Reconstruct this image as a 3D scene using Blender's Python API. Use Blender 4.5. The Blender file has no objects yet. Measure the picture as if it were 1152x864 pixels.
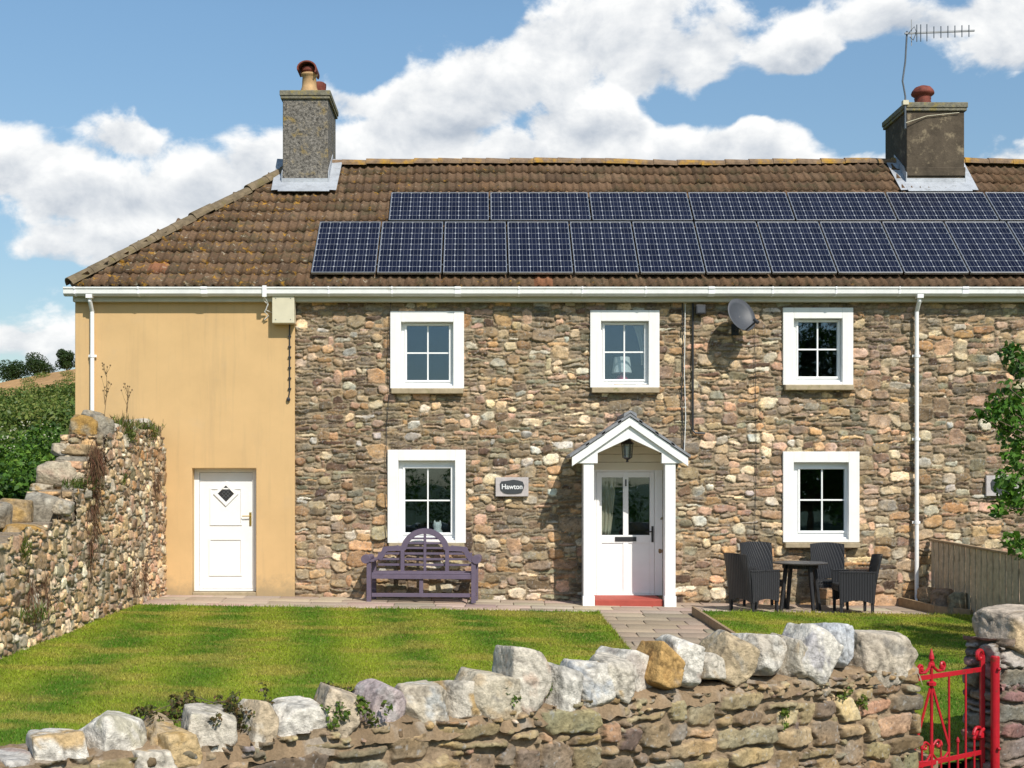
import bpy, bmesh, math, random
import numpy as np
from mathutils import Vector, Matrix

R = math.radians
random.seed(7)
SC = bpy.context.scene
COL = SC.collection
CAMY, EYE, F = -21.0, 1.84, 1449.0


def P(px, py, d):
    """a point seen at photograph pixel (px, py), d metres in front of the camera"""
    return ((px - 538) / F * d, CAMY + d, EYE + (545 - py) / F * d)


# ------------------------------------------------------------------ helpers
WOFF = {}


def off(o):
    return WOFF.get(o.name, (0, 0, 0)) if o else (0, 0, 0)


def tag(o, label=None, cat=None, group=None, kind=None):
    if label: o['label'] = label
    if cat: o['category'] = cat
    if group: o['group'] = group
    if kind: o['kind'] = kind
    return o


def thing(name, label, cat, loc=(0, 0, 0), group=None):
    o = bpy.data.objects.new(name, None)
    o.empty_display_size = 0.2
    COL.objects.link(o)
    o.location = loc
    WOFF[o.name] = tuple(loc)
    return tag(o, label, cat, group)


def copy_tree(o, parent=None):
    c = o.copy()
    COL.objects.link(c)
    if parent: c.parent = parent
    for ch in list(o.children):
        copy_tree(ch, c)
    return c


def new_obj(name, me, mat, parent=None, smooth=False, bevel=0.0):
    o = bpy.data.objects.new(name, me)
    COL.objects.link(o)
    if mat: me.materials.append(mat)
    if parent:
        o.parent = parent
        WOFF[o.name] = off(parent)
    if smooth:
        me.polygons.foreach_set('use_smooth', np.ones(len(me.polygons), bool))
    if bevel > 0:
        m = o.modifiers.new('Bevel', 'BEVEL')
        m.width = bevel
        m.segments = 2
        m.limit_method = 'ANGLE'
        m.angle_limit = R(40)
    return o


def np_mesh(name, V, Q, mat, parent=None, smooth=False, col=None):
    """mesh from numpy verts (n,3) and faces (m,k)"""
    V = np.asarray(V, np.float32) - np.asarray(off(parent), np.float32)
    Q = np.asarray(Q, np.int32)
    me = bpy.data.meshes.new(name)
    k = Q.shape[1]
    me.vertices.add(len(V))
    me.vertices.foreach_set('co', V.ravel())
    me.loops.add(Q.size)
    me.loops.foreach_set('vertex_index', Q.ravel())
    me.polygons.add(len(Q))
    me.polygons.foreach_set('loop_start', np.arange(0, Q.size, k, dtype=np.int32))
    if col is not None:
        a = me.color_attributes.new('Col', 'FLOAT_COLOR', 'POINT')
        c = np.ones((len(V), 4), np.float32)
        c[:, :3] = col
        a.data.foreach_set('color', c.ravel())
    me.update(calc_edges=True)
    me.validate()
    return new_obj(name, me, mat, parent, smooth)


class MB:
    def __init__(s):
        s.v, s.f = [], []

    def add(s, vs, fs):
        n = len(s.v)
        s.v += [tuple(v) for v in vs]
        s.f += [tuple(i + n for i in f) for f in fs]
        return s

    def box(s, x0, x1, y0, y1, z0, z1):
        vs = [(x, y, z) for z in (z0, z1) for y in (y0, y1) for x in (x0, x1)]
        return s.add(vs, [(0, 2, 3, 1), (4, 5, 7, 6), (0, 1, 5, 4), (2, 6, 7, 3), (0, 4, 6, 2), (1, 3, 7, 5)])

    def obox(s, c, size, M):
        hx, hy, hz = [q / 2 for q in size]
        vs = [Vector(c) + M @ Vector((x, y, z)) for z in (-hz, hz) for y in (-hy, hy) for x in (-hx, hx)]
        return s.add(vs, [(0, 2, 3, 1), (4, 5, 7, 6), (0, 1, 5, 4), (2, 6, 7, 3), (0, 4, 6, 2), (1, 3, 7, 5)])

    def bar(s, p, q, w, h, up=(0, 0, 1), w2=None, h2=None):
        p, q = Vector(p), Vector(q)
        d = (q - p).normalized()
        up = Vector(up)
        if abs(d.dot(up)) > .98: up = Vector((0, 1, 0))
        x = d.cross(up).normalized()
        u = x.cross(d).normalized()
        vs = []
        for c, ww, hh in ((p, w, h), (q, w2 or w, h2 or h)):
            for a, b in ((-1, -1), (1, -1), (1, 1), (-1, 1)):
                vs.append(c + x * a * ww / 2 + u * b * hh / 2)
        return s.add(vs, [(3, 2, 1, 0), (4, 5, 6, 7), (0, 1, 5, 4), (1, 2, 6, 5), (2, 3, 7, 6), (3, 0, 4, 7)])

    def tube(s, pts, r, n=8, close=False):
        pts = [Vector(p) for p in pts]
        rs = r if isinstance(r, (list, tuple)) else [r] * len(pts)
        vs, fs = [], []
        ref = None
        m = len(pts)
        for i, p in enumerate(pts):
            a = pts[i - 1] if (i > 0 or close) else p
            b = pts[(i + 1) % m] if (i < m - 1 or close) else p
            d = (b - a).normalized()
            if ref is None:
                ref = Vector((0, 0, 1)) if abs(d.z) < .9 else Vector((1, 0, 0))
            x = d.cross(ref).normalized()
            ref = x.cross(d).normalized()
            for k in range(n):
                t = 2 * math.pi * k / n
                vs.append(p + (x * math.cos(t) + ref * math.sin(t)) * rs[i])
        rng = m if close else m - 1
        for i in range(rng):
            j = (i + 1) % m
            for k in range(n):
                k2 = (k + 1) % n
                fs.append((i * n + k, i * n + k2, j * n + k2, j * n + k))
        if not close:
            fs.append(tuple(range(n - 1, -1, -1)))
            fs.append(tuple((m - 1) * n + k for k in range(n)))
        return s.add(vs, fs)

    def lathe(s, prof, c=(0, 0, 0), n=20):
        vs, fs = [], []
        for r, z in prof:
            for k in range(n):
                t = 2 * math.pi * k / n
                vs.append((c[0] + r * math.cos(t), c[1] + r * math.sin(t), c[2] + z))
        for i in range(len(prof) - 1):
            for k in range(n):
                k2 = (k + 1) % n
                fs.append((i * n + k, i * n + k2, (i + 1) * n + k2, (i + 1) * n + k))
        fs.append(tuple(range(n - 1, -1, -1)))
        fs.append(tuple((len(prof) - 1) * n + k for k in range(n)))
        return s.add(vs, fs)

    def prism(s, poly, y0, y1, axes='xz'):
        """polygon in the x-z plane pulled from y0 to y1"""
        n = len(poly)
        if axes == 'xz':
            vs = [(a, y0, b) for a, b in poly] + [(a, y1, b) for a, b in poly]
        elif axes == 'yz':
            vs = [(y0, a, b) for a, b in poly] + [(y1, a, b) for a, b in poly]
        else:
            vs = [(a, b, y0) for a, b in poly] + [(a, b, y1) for a, b in poly]
        fs = [tuple(range(n)), tuple(range(2 * n - 1, n - 1, -1))]
        for i in range(n):
            j = (i + 1) % n
            fs.append((j, i, i + n, j + n))
        return s.add(vs, fs)

    def xform(s, M, start=0):
        s.v[start:] = [tuple(M @ Vector(v)) for v in s.v[start:]]
        return s

    def build(s, name, mat, parent=None, smooth=False, bevel=0.0, label=None):
        ox, oy, oz = off(parent)
        me = bpy.data.meshes.new(name)
        me.from_pydata([(x - ox, y - oy, z - oz) for x, y, z in s.v], [], s.f)
        bm = bmesh.new()
        bm.from_mesh(me)
        bmesh.ops.recalc_face_normals(bm, faces=bm.faces)
        bm.to_mesh(me)
        bm.free()
        me.update()
        o = new_obj(name, me, mat, parent, smooth, bevel)
        if label: o['label'] = label
        return o


# ------------------------------------------------------------------ noise
def _h2(ix, iy, seed):
    n = (ix.astype(np.int64) * 374761393 + iy.astype(np.int64) * 668265263 + seed * 1442695041) & 0x7fffffff
    n = ((n ^ (n >> 13)) * 1274126177) & 0x7fffffff
    n = (n ^ (n >> 16)) & 0xffff
    return n / 65535.0


def vnoise(x, y, seed=0):
    ix, iy = np.floor(x), np.floor(y)
    fx, fy = x - ix, y - iy
    fx = fx * fx * (3 - 2 * fx)
    fy = fy * fy * (3 - 2 * fy)
    a, b = _h2(ix, iy, seed), _h2(ix + 1, iy, seed)
    c, d = _h2(ix, iy + 1, seed), _h2(ix + 1, iy + 1, seed)
    return (a * (1 - fx) + b * fx) * (1 - fy) + (c * (1 - fx) + d * fx) * fy


def fbm(x, y, seed=0, oct=4):
    t, a, n = 0, .5, 0
    for k in range(oct):
        t = t + a * vnoise(x * 2 ** k + 17.3 * k, y * 2 ** k - 9.1 * k, seed + k)
        n += a
        a *= .5
    return t / n


def n3(p, seed=0, oct=3, sc=1.0):
    """cheap 3-D noise out of three 2-D ones, about -1..1"""
    x, y, z = p[:, 0] * sc, p[:, 1] * sc, p[:, 2] * sc
    return (fbm(x + .37 * z, y - .41 * z, seed, oct) + fbm(y + .29 * x, z + .33 * x, seed + 50, oct) + fbm(z - .31 * y, x + .43 * y, seed + 90, oct)) / 1.5 - 1


# ------------------------------------------------------------------ materials
def nt(name):
    m = bpy.data.materials.new(name)
    m.use_nodes = True
    t = m.node_tree
    return m, t, t.nodes['Principled BSDF']


def N(t, typ, **kw):
    n = t.nodes.new(typ)
    for k, v in kw.items():
        if k.startswith('i_'):
            n.inputs[k[2:].replace('_', ' ')].default_value = v
        else:
            setattr(n, k, v)
    return n


def L(t, a, b):
    t.links.new(a, b)


def mix(t, fac, a, b, typ='MIX'):
    n = t.nodes.new('ShaderNodeMix')
    n.data_type = 'RGBA'
    n.blend_type = typ
    for sock, v in ((n.inputs[0], fac), (n.inputs[6], a), (n.inputs[7], b)):
        if hasattr(v, 'is_linked'): t.links.new(v, sock)
        elif isinstance(v, (int, float)): sock.default_value = v
        else: sock.default_value = (*v[:3], 1)
    return n.outputs[2]


def noise(t, scale, detail=4, rough=.6, vec=None, dist=0):
    n = N(t, 'ShaderNodeTexNoise')
    n.inputs['Scale'].default_value = scale
    n.inputs['Detail'].default_value = detail
    n.inputs['Roughness'].default_value = rough
    n.inputs['Distortion'].default_value = dist
    if vec: L(t, vec, n.inputs['Vector'])
    return n.outputs['Fac']


def mapr(t, v, a, b, c=0., d=1.):
    n = N(t, 'ShaderNodeMapRange')
    L(t, v, n.inputs[0])
    for i, q in enumerate((a, b, c, d)): n.inputs[i + 1].default_value = q
    return n.outputs[0]


def bump(t, bs, h, strength, dist=.01):
    n = N(t, 'ShaderNodeBump')
    n.inputs['Strength'].default_value = strength
    n.inputs['Distance'].default_value = dist
    L(t, h, n.inputs['Height'])
    L(t, n.outputs[0], bs.inputs['Normal'])


def mat(name, col, rough=.6, var=.15, scale=6, col2=None, bumps=.15, bscale=60, spec=.3, metal=0, bdist=.005, coat=0, stain=None, stain_sc=2, stain_lo=.55):
    m, t, b = nt(name)
    tc = N(t, 'ShaderNodeTexCoord').outputs['Object']
    lo = tuple(c * (1 - var) for c in col)
    hi = col2 or tuple(min(1, c * (1 + var)) for c in col)
    f = mapr(t, noise(t, scale, 5, .65, tc), .3, .7)
    c = mix(t, f, lo, hi)
    if stain:
        g = mapr(t, noise(t, stain_sc, 6, .7, tc), stain_lo, stain_lo + .15)
        c = mix(t, g, c, stain)
    L(t, c, b.inputs['Base Color'])
    b.inputs['Roughness'].default_value = rough
    b.inputs['Metallic'].default_value = metal
    b.inputs['Specular IOR Level'].default_value = spec
    b.inputs['Coat Weight'].default_value = coat
    if bumps: bump(t, b, noise(t, bscale, 4, .6, tc), bumps, bdist)
    return m


def attr_mat(name, rough=.9, fine=90, amp=.25, b1=.5, bsc=70, bd=.006, spec=.2, patch=None, patch_sc=5, patch_lo=.58):
    """colour comes from the mesh, broken up by fine grain"""
    m, t, b = nt(name)
    tc = N(t, 'ShaderNodeTexCoord').outputs['Object']
    a = N(t, 'ShaderNodeAttribute', attribute_name='Col').outputs['Color']
    g = mapr(t, noise(t, fine, 5, .7, tc), .25, .75, 1 - amp, 1 + amp)
    vm = N(t, 'ShaderNodeVectorMath', operation='SCALE')
    L(t, a, vm.inputs[0])
    L(t, g, vm.inputs['Scale'])
    c = vm.outputs[0]
    if patch:
        q = mapr(t, noise(t, patch_sc, 6, .7, tc), patch_lo, patch_lo + .12, 0, .75)
        c = mix(t, q, c, patch)
    L(t, c, b.inputs['Base Color'])
    b.inputs['Roughness'].default_value = rough
    b.inputs['Specular IOR Level'].default_value = spec
    bump(t, b, noise(t, bsc, 6, .65, tc), b1, bd)
    return m


M = {}
M['stone'] = attr_mat('rubble stone', fine=55, amp=.3, b1=.7, bsc=45, bd=.012)
M['rock'] = attr_mat('cope stone', fine=34, amp=.42, b1=.9, bsc=20, bd=.03)
M['slab'] = attr_mat('paving slab', fine=30, amp=.18, b1=.3, bsc=60, bd=.004)
M['soil'] = attr_mat('ground cover', fine=.6, amp=.35, b1=.4, bsc=8, bd=.05)
M['render'] = mat('yellow render', (.60, .40, .195), .9, .06, 1.3, bumps=.25, bscale=140, bdist=.003, spec=.15)


def streaky(m, k, base=0.):
    """rain streaks and splashed dirt on a painted wall"""
    t = m.node_tree
    b = t.nodes['Principled BSDF']
    old = b.inputs['Base Color'].links[0].from_socket
    tc = N(t, 'ShaderNodeTexCoord').outputs['Object']
    mp = N(t, 'ShaderNodeVectorMath', operation='MULTIPLY')
    L(t, tc, mp.inputs[0])
    mp.inputs[1].default_value = (7, 7, .35)
    f = mapr(t, noise(t, 1.4, 5, .65, mp.outputs[0]), .52, .74, 0, k)
    c = mix(t, f, old, (.30, .23, .14))
    f2 = mapr(t, noise(t, 2.2, 6, .7, tc), .56, .72, 0, k * .8)
    c = mix(t, f2, c, (.45, .36, .25))
    if base:
        sx = N(t, 'ShaderNodeSeparateXYZ')
        L(t, tc, sx.inputs[0])
        ad = N(t, 'ShaderNodeMath', operation='ADD')
        L(t, sx.outputs[2], ad.inputs[0])
        L(t, mapr(t, noise(t, 6, 5, .7, tc), .3, .7, -.14, .14), ad.inputs[1])
        c = mix(t, mapr(t, ad.outputs[0], .05, .36, base, 0), c, (.24, .20, .13))
    L(t, c, b.inputs['Base Color'])


streaky(M['render'], .22, .6)
M['render_dirty'] = mat('stained render', (.57, .38, .185), .9, .1, 1.5, bumps=.25, bscale=140, bdist=.003, spec=.15)
M['white'] = mat('white painted surround', (.80, .79, .765), .7, .04, 3, bumps=.12, bscale=90, bdist=.003)
streaky(M['white'], .12)
M['upvc'] = mat('white plastic', (.82, .82, .81), .35, .03, 4, bumps=.03, bscale=20, spec=.5)
M['upvc_panel'] = mat('white boarded plastic', (.80, .80, .79), .4, .03, 4, bumps=.03, bscale=20, spec=.5)
M['gutter'] = mat('weathered white gutter', (.72, .72, .69), .45, .08, 5, bumps=.05, bscale=20, spec=.4, stain=(.45, .44, .38), stain_sc=3.5, stain_lo=.6)
M['soffit'] = mat('cream soffit board', (.55, .53, .44), .7, .08, 4, bumps=.06)
M['cream'] = mat('cream boards', (.74, .68, .55), .6, .04, 3, bumps=.05)
M['sill'] = mat('stone sill', (.36, .29, .19), .9, .2, 9, bumps=.4, bscale=50, stain=(.2, .19, .07), stain_sc=7, stain_lo=.55)
M['black'] = mat('black iron', (.02, .02, .022), .45, .2, 20, bumps=.1, spec=.5)
M['rubber'] = mat('black plastic', (.03, .03, .032), .5, .2, 20, bumps=.05, spec=.4)
M['dish'] = mat('grey mesh dish', (.058, .062, .072), .5, .1, 30, bumps=.15, bscale=200, spec=.4)
M['red'] = mat('red gloss paint', (.43, .010, .02), .35, .15, 12, bumps=.18, bscale=50, spec=.5, stain=(.16, .035, .02), stain_sc=16, stain_lo=.56)
M['redstep'] = mat('red painted step', (.36, .07, .05), .7, .15, 5, bumps=.15, bscale=60)
M['slate'] = mat('grey slate', (.23, .235, .25), .7, .25, 7, bumps=.3, bscale=30)
M['lead'] = mat('lead flashing', (.42, .44, .47), .55, .25, 5, bumps=.3, bscale=14, bdist=.015, metal=.25, stain=(.25, .26, .27), stain_sc=5)
M['chim_a'] = mat('rough cast chimney', (.17, .155, .135), .95, .85, 22, bumps=1, bscale=45, bdist=.02, stain=(.27, .19, .06), stain_sc=5.5, stain_lo=.54)
M['chim_b'] = mat('smooth rendered chimney', (.085, .066, .046), .95, .35, 5, bumps=.6, bscale=35, bdist=.01, stain=(.29, .23, .15), stain_sc=4.5, stain_lo=.56)
M['cap'] = mat('lichened chimney cap', (.19, .175, .13), .95, .4, 14, bumps=.8, bscale=40, bdist=.012, stain=(.27, .21, .05), stain_sc=7, stain_lo=.5)
M['pot_buff'] = mat('buff clay pot', (.47, .30, .15), .85, .25, 10, bumps=.3, stain=(.25, .17, .09), stain_sc=6)
M['pot_red'] = mat('red clay pot', (.19, .05, .033), .75, .35, 10, bumps=.3, stain=(.09, .03, .02), stain_sc=8, stain_lo=.5)
M['bench'] = mat('plum painted wood', (.128, .10, .142), .55, .12, 10, bumps=.12, bscale=50)
M['fence'] = mat('weathered timber', (.50, .405, .285), .9, .25, 8, bumps=.35, bscale=40, stain=(.30, .25, .19), stain_sc=3)
M['timber'] = mat('edging timber', (.30, .21, .125), .9, .25, 9, bumps=.35, bscale=40)
M['pane_frame'] = mat('alloy frame', (.42, .43, .45), .4, .05, 10, bumps=0, metal=.8)
M['alu'] = mat('grey alloy', (.20, .205, .21), .45, .15, 10, bumps=0, metal=.8)
M['table'] = mat('dark resin table top', (.055, .05, .048), .45, .2, 20, bumps=.1, spec=.5)
M['dead'] = attr_mat('dried plant', fine=30, amp=.3, b1=0)
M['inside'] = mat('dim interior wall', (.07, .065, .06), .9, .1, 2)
M['fabric'] = mat('cream curtain', (.62, .52, .38), .9, .08, 8, bumps=.2)
M['lampshade'] = mat('white lamp shade', (.82, .80, .76), .9, .03, 5)
M['pink'] = mat('pink ceramic', (.55, .03, .10), .4, .1, 5)
M['brass'] = mat('brass', (.55, .38, .10), .35, .1, 10, metal=.9, bumps=0)
M['plaque'] = mat('pale slate plaque', (.46, .42, .41), .8, .15, 15, bumps=.3)
M['plaque_dark'] = mat('dark slate panel', (.05, .055, .06), .6, .15, 15, bumps=.1)
M['letter'] = mat('white lettering', (.75, .76, .76), .6, .02, 5, bumps=0)
M['bark'] = mat('grey brown bark', (.13, .10, .07), .95, .35, 14, bumps=.8, bscale=30, bdist=.015)
M['meter'] = mat('cream meter box', (.60, .55, .40), .5, .06, 6, bumps=.05)
M['mortar_top'] = mat('earthy mortar', (.29, .20, .125), .95, .25, 6, bumps=.9, bscale=26, bdist=.02, stain=(.2, .14, .085), stain_sc=4)
M['wallcore'] = mat('wall core', (.26, .21, .155), .95, .3, 6, bumps=.8, bscale=30, bdist=.02)
M['road'] = mat('asphalt', (.055, .054, .052), .9, .25, 30, bumps=.4, bscale=200)


def leafmat(name, transl=.35, rough=.5, spec=.35):
    m, t, b = nt(name)
    a = N(t, 'ShaderNodeAttribute', attribute_name='Col').outputs['Color']
    L(t, a, b.inputs['Base Color'])
    b.inputs['Roughness'].default_value = rough
    b.inputs['Specular IOR Level'].default_value = spec
    tr = N(t, 'ShaderNodeBsdfTranslucent')
    L(t, mix(t, .5, a, (.12, .2, .02)), tr.inputs[0])
    ms = N(t, 'ShaderNodeMixShader')
    ms.inputs[0].default_value = transl
    L(t, b.outputs[0], ms.inputs[1])
    L(t, tr.outputs[0], ms.inputs[2])
    L(t, ms.outputs[0], t.nodes['Material Output'].inputs[0])
    return m


M['leaf'] = leafmat('leaf', .3)
M['blade'] = leafmat('grass blade', .25, .6, .2)


def glassmat(name, refl=.12):
    m, t, b = nt(name)
    t.nodes.remove(b)
    tr = N(t, 'ShaderNodeBsdfTransparent')
    tr.inputs[0].default_value = (.80, .85, .86, 1)
    gl = N(t, 'ShaderNodeBsdfGlossy')
    gl.inputs['Roughness'].default_value = .015
    gl.inputs['Color'].default_value = (.62, .80, 1, 1)
    tc = N(t, 'ShaderNodeTexCoord').outputs['Object']
    bn = N(t, 'ShaderNodeBump')
    bn.inputs['Strength'].default_value = .06
    bn.inputs['Distance'].default_value = .02
    L(t, noise(t, 2.2, 1, .5, tc), bn.inputs['Height'])
    L(t, bn.outputs[0], gl.inputs['Normal'])
    fr = N(t, 'ShaderNodeLayerWeight')
    fr.inputs[0].default_value = .5
    pw = N(t, 'ShaderNodeMath', operation='POWER')
    L(t, fr.outputs['Facing'], pw.inputs[0])
    pw.inputs[1].default_value = 4
    f = mapr(t, pw.outputs[0], 0, 1, refl * .55, .9)
    ms = N(t, 'ShaderNodeMixShader')
    L(t, f, ms.inputs[0])
    L(t, tr.outputs[0], ms.inputs[1])
    L(t, gl.outputs[0], ms.inputs[2])
    L(t, ms.outputs[0], t.nodes['Material Output'].inputs[0])
    return m


M['glass'] = glassmat('window glass', .19)


def rattanmat():
    m, t, b = nt('black rattan weave')
    tc = N(t, 'ShaderNodeTexCoord').outputs['Object']
    sx = N(t, 'ShaderNodeSeparateXYZ')
    L(t, tc, sx.inputs[0])
    w = N(t, 'ShaderNodeTexWave', wave_type='BANDS', bands_direction='X')
    w.inputs['Scale'].default_value = 8
    ad = N(t, 'ShaderNodeMath', operation='ADD')
    L(t, sx.outputs[0], ad.inputs[0])
    L(t, sx.outputs[1], ad.inputs[1])
    cb = N(t, 'ShaderNodeCombineXYZ')
    L(t, ad.outputs[0], cb.inputs[0])
    L(t, cb.outputs[0], w.inputs['Vector'])
    w2 = N(t, 'ShaderNodeTexWave', wave_type='BANDS', bands_direction='Z')
    w2.inputs['Scale'].default_value = 30
    L(t, tc, w2.inputs['Vector'])
    mu = N(t, 'ShaderNodeMath', operation='MULTIPLY')
    L(t, w.outputs['Fac'], mu.inputs[0])
    L(t, w2.outputs['Fac'], mu.inputs[1])
    L(t, mix(t, w.outputs['Fac'], (.008, .009, .011), (.055, .057, .064)), b.inputs['Base Color'])
    b.inputs['Roughness'].default_value = .42
    bump(t, b, mu.outputs[0], 1.0, .015)
    return m


M['rattan'] = rattanmat()


def solarmat():
    """cells from the panel's own UV, counted in whole cells"""
    m, t, b = nt('solar cells')
    uv = N(t, 'ShaderNodeUVMap').outputs[0]
    sx = N(t, 'ShaderNodeSeparateXYZ')
    L(t, uv, sx.inputs[0])

    def math_(op, a, bb=None):
        n = N(t, 'ShaderNodeMath', operation=op)
        for i, q in enumerate((a, bb)):
            if q is None: continue
            if isinstance(q, (int, float)): n.inputs[i].default_value = q
            else: L(t, q, n.inputs[i])
        return n.outputs[0]
    fx = math_('ABSOLUTE', math_('SUBTRACT', math_('FRACT', sx.outputs[0]), .5))
    fy = math_('ABSOLUTE', math_('SUBTRACT', math_('FRACT', sx.outputs[1]), .5))
    line = math_('GREATER_THAN', math_('MAXIMUM', fx, fy), .488)
    dia = math_('GREATER_THAN', math_('ADD', fx, fy), .89)
    bus = math_('LESS_THAN', math_('ABSOLUTE', math_('SUBTRACT', fx, .2)), .016)
    white = math_('MAXIMUM', line, dia)
    ix = N(t, 'ShaderNodeVectorMath', operation='FLOOR')
    L(t, uv, ix.inputs[0])
    wn = N(t, 'ShaderNodeTexWhiteNoise', noise_dimensions='3D')
    L(t, ix.outputs[0], wn.inputs['Vector'])
    c = mix(t, wn.outputs['Value'], (.006, .008, .020), (.010, .013, .030))
    c = mix(t, math_('MULTIPLY', bus, .35), c, (.3, .32, .36))
    c = mix(t, white, c, (.36, .38, .41))
    L(t, c, b.inputs['Base Color'])
    b.inputs['Roughness'].default_value = .2
    b.inputs['Specular IOR Level'].default_value = .08
    return m


M['solar'] = solarmat()


def tilemat():
    m, t, b = nt('old concrete tile')
    tc = N(t, 'ShaderNodeTexCoord').outputs['Object']
    sx = N(t, 'ShaderNodeSeparateXYZ')
    L(t, tc, sx.inputs[0])
    a = N(t, 'ShaderNodeAttribute', attribute_name='Col').outputs['Color']
    g = mapr(t, noise(t, 22, 6, .75, tc), .3, .7, .62, 1.3)
    vm = N(t, 'ShaderNodeVectorMath', operation='SCALE')
    L(t, a, vm.inputs[0])
    L(t, g, vm.inputs['Scale'])
    c = vm.outputs[0]
    # moss, pale and orange lichen; more of it towards the old hip end
    west = mapr(t, sx.outputs[0], -6.5, 3.5, .095, 0.0)
    def lich(sc, lo, col, c, k, w):
        n = noise(t, sc, 5, .75, tc, .4)
        if w:
            ad = N(t, 'ShaderNodeMath', operation='ADD')
            L(t, n, ad.inputs[0])
            L(t, west, ad.inputs[1])
            n = ad.outputs[0]
        return mix(t, mapr(t, n, lo, lo + .07, 0, k), c, col)
    c = lich(3.1, .52, (.075, .062, .035), c, .65, False)
    c = lich(9, .69, (.42, .37, .28), c, .85, True)
    c = lich(6.3, .66, (.38, .20, .025), c, .9, True)
    c = lich(24, .68, (.34, .30, .22), c, .8, False)
    L(t, c, b.inputs['Base Color'])
    b.inputs['Roughness'].default_value = .95
    b.inputs['Specular IOR Level'].default_value = .15
    bump(t, b, noise(t, 50, 6, .7, tc), .7, .012)
    return m


M['tile'] = tilemat()
M['ridge'] = mat('ridge tile', (.20, .135, .085), .95, .35, 9, bumps=.7, bscale=40, bdist=.012, stain=(.42, .23, .03), stain_sc=2.6, stain_lo=.5)
M['hip'] = mat('mortared hip tile', (.165, .125, .078), .95, .4, 7, bumps=.7, bscale=35, bdist=.012, stain=(.15, .12, .05), stain_sc=4, stain_lo=.53)


# ------------------------------------------------------------------ stone laying
PAL = np.array([1.36, 1.29, 1.19]) * np.array([(.205, .160, .110), (.330, .245, .160), (.36, .235, .135), (.375, .255, .185), (.47, .385, .27),
                (.205, .185, .135), (.125, .088, .066), (.43, .40, .34), (.26, .195, .14), (.165, .135, .10)])


def lay(W, H, rng, pick, bin=.02, gap=.012, top=None):
    """rubble laid course on course: every stone drops into the lowest gap there is"""
    n = int(W / bin) + 1
    sky = np.zeros(n)
    out = []
    lim = np.full(n, H) if top is None else np.array([top(i * bin) for i in range(n)])
    lim = lim + .15
    for _ in range(200000):
        act = np.where(sky < lim, sky, 1e9)
        i = int(np.argmin(act))
        if act[i] > 1e8: break
        y0 = sky[i]
        j0 = i
        j = i
        while j < n and abs(sky[j] - y0) < .03 and j - j0 < 60: j += 1
        while j0 > 0 and abs(sky[j0 - 1] - y0) < .03 and j - j0 < 60: j0 -= 1
        run = (j - j0) * bin
        w, h, kind = pick(j0 * bin, y0, rng)
        if run - w < .07: w = run if run < w * 1.5 else run * .5
        w = max(w, bin)
        k = max(1, int(round(w / bin)))
        base = sky[j0:j0 + k].max()
        if w < .06: h = min(h, .06)
        out.append((j0 * bin + k * bin / 2, base + h / 2, k * bin / 2 - gap / 2, h / 2 - gap / 2, kind))
        sky[j0:j0 + k] = base + h
    return out


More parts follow.
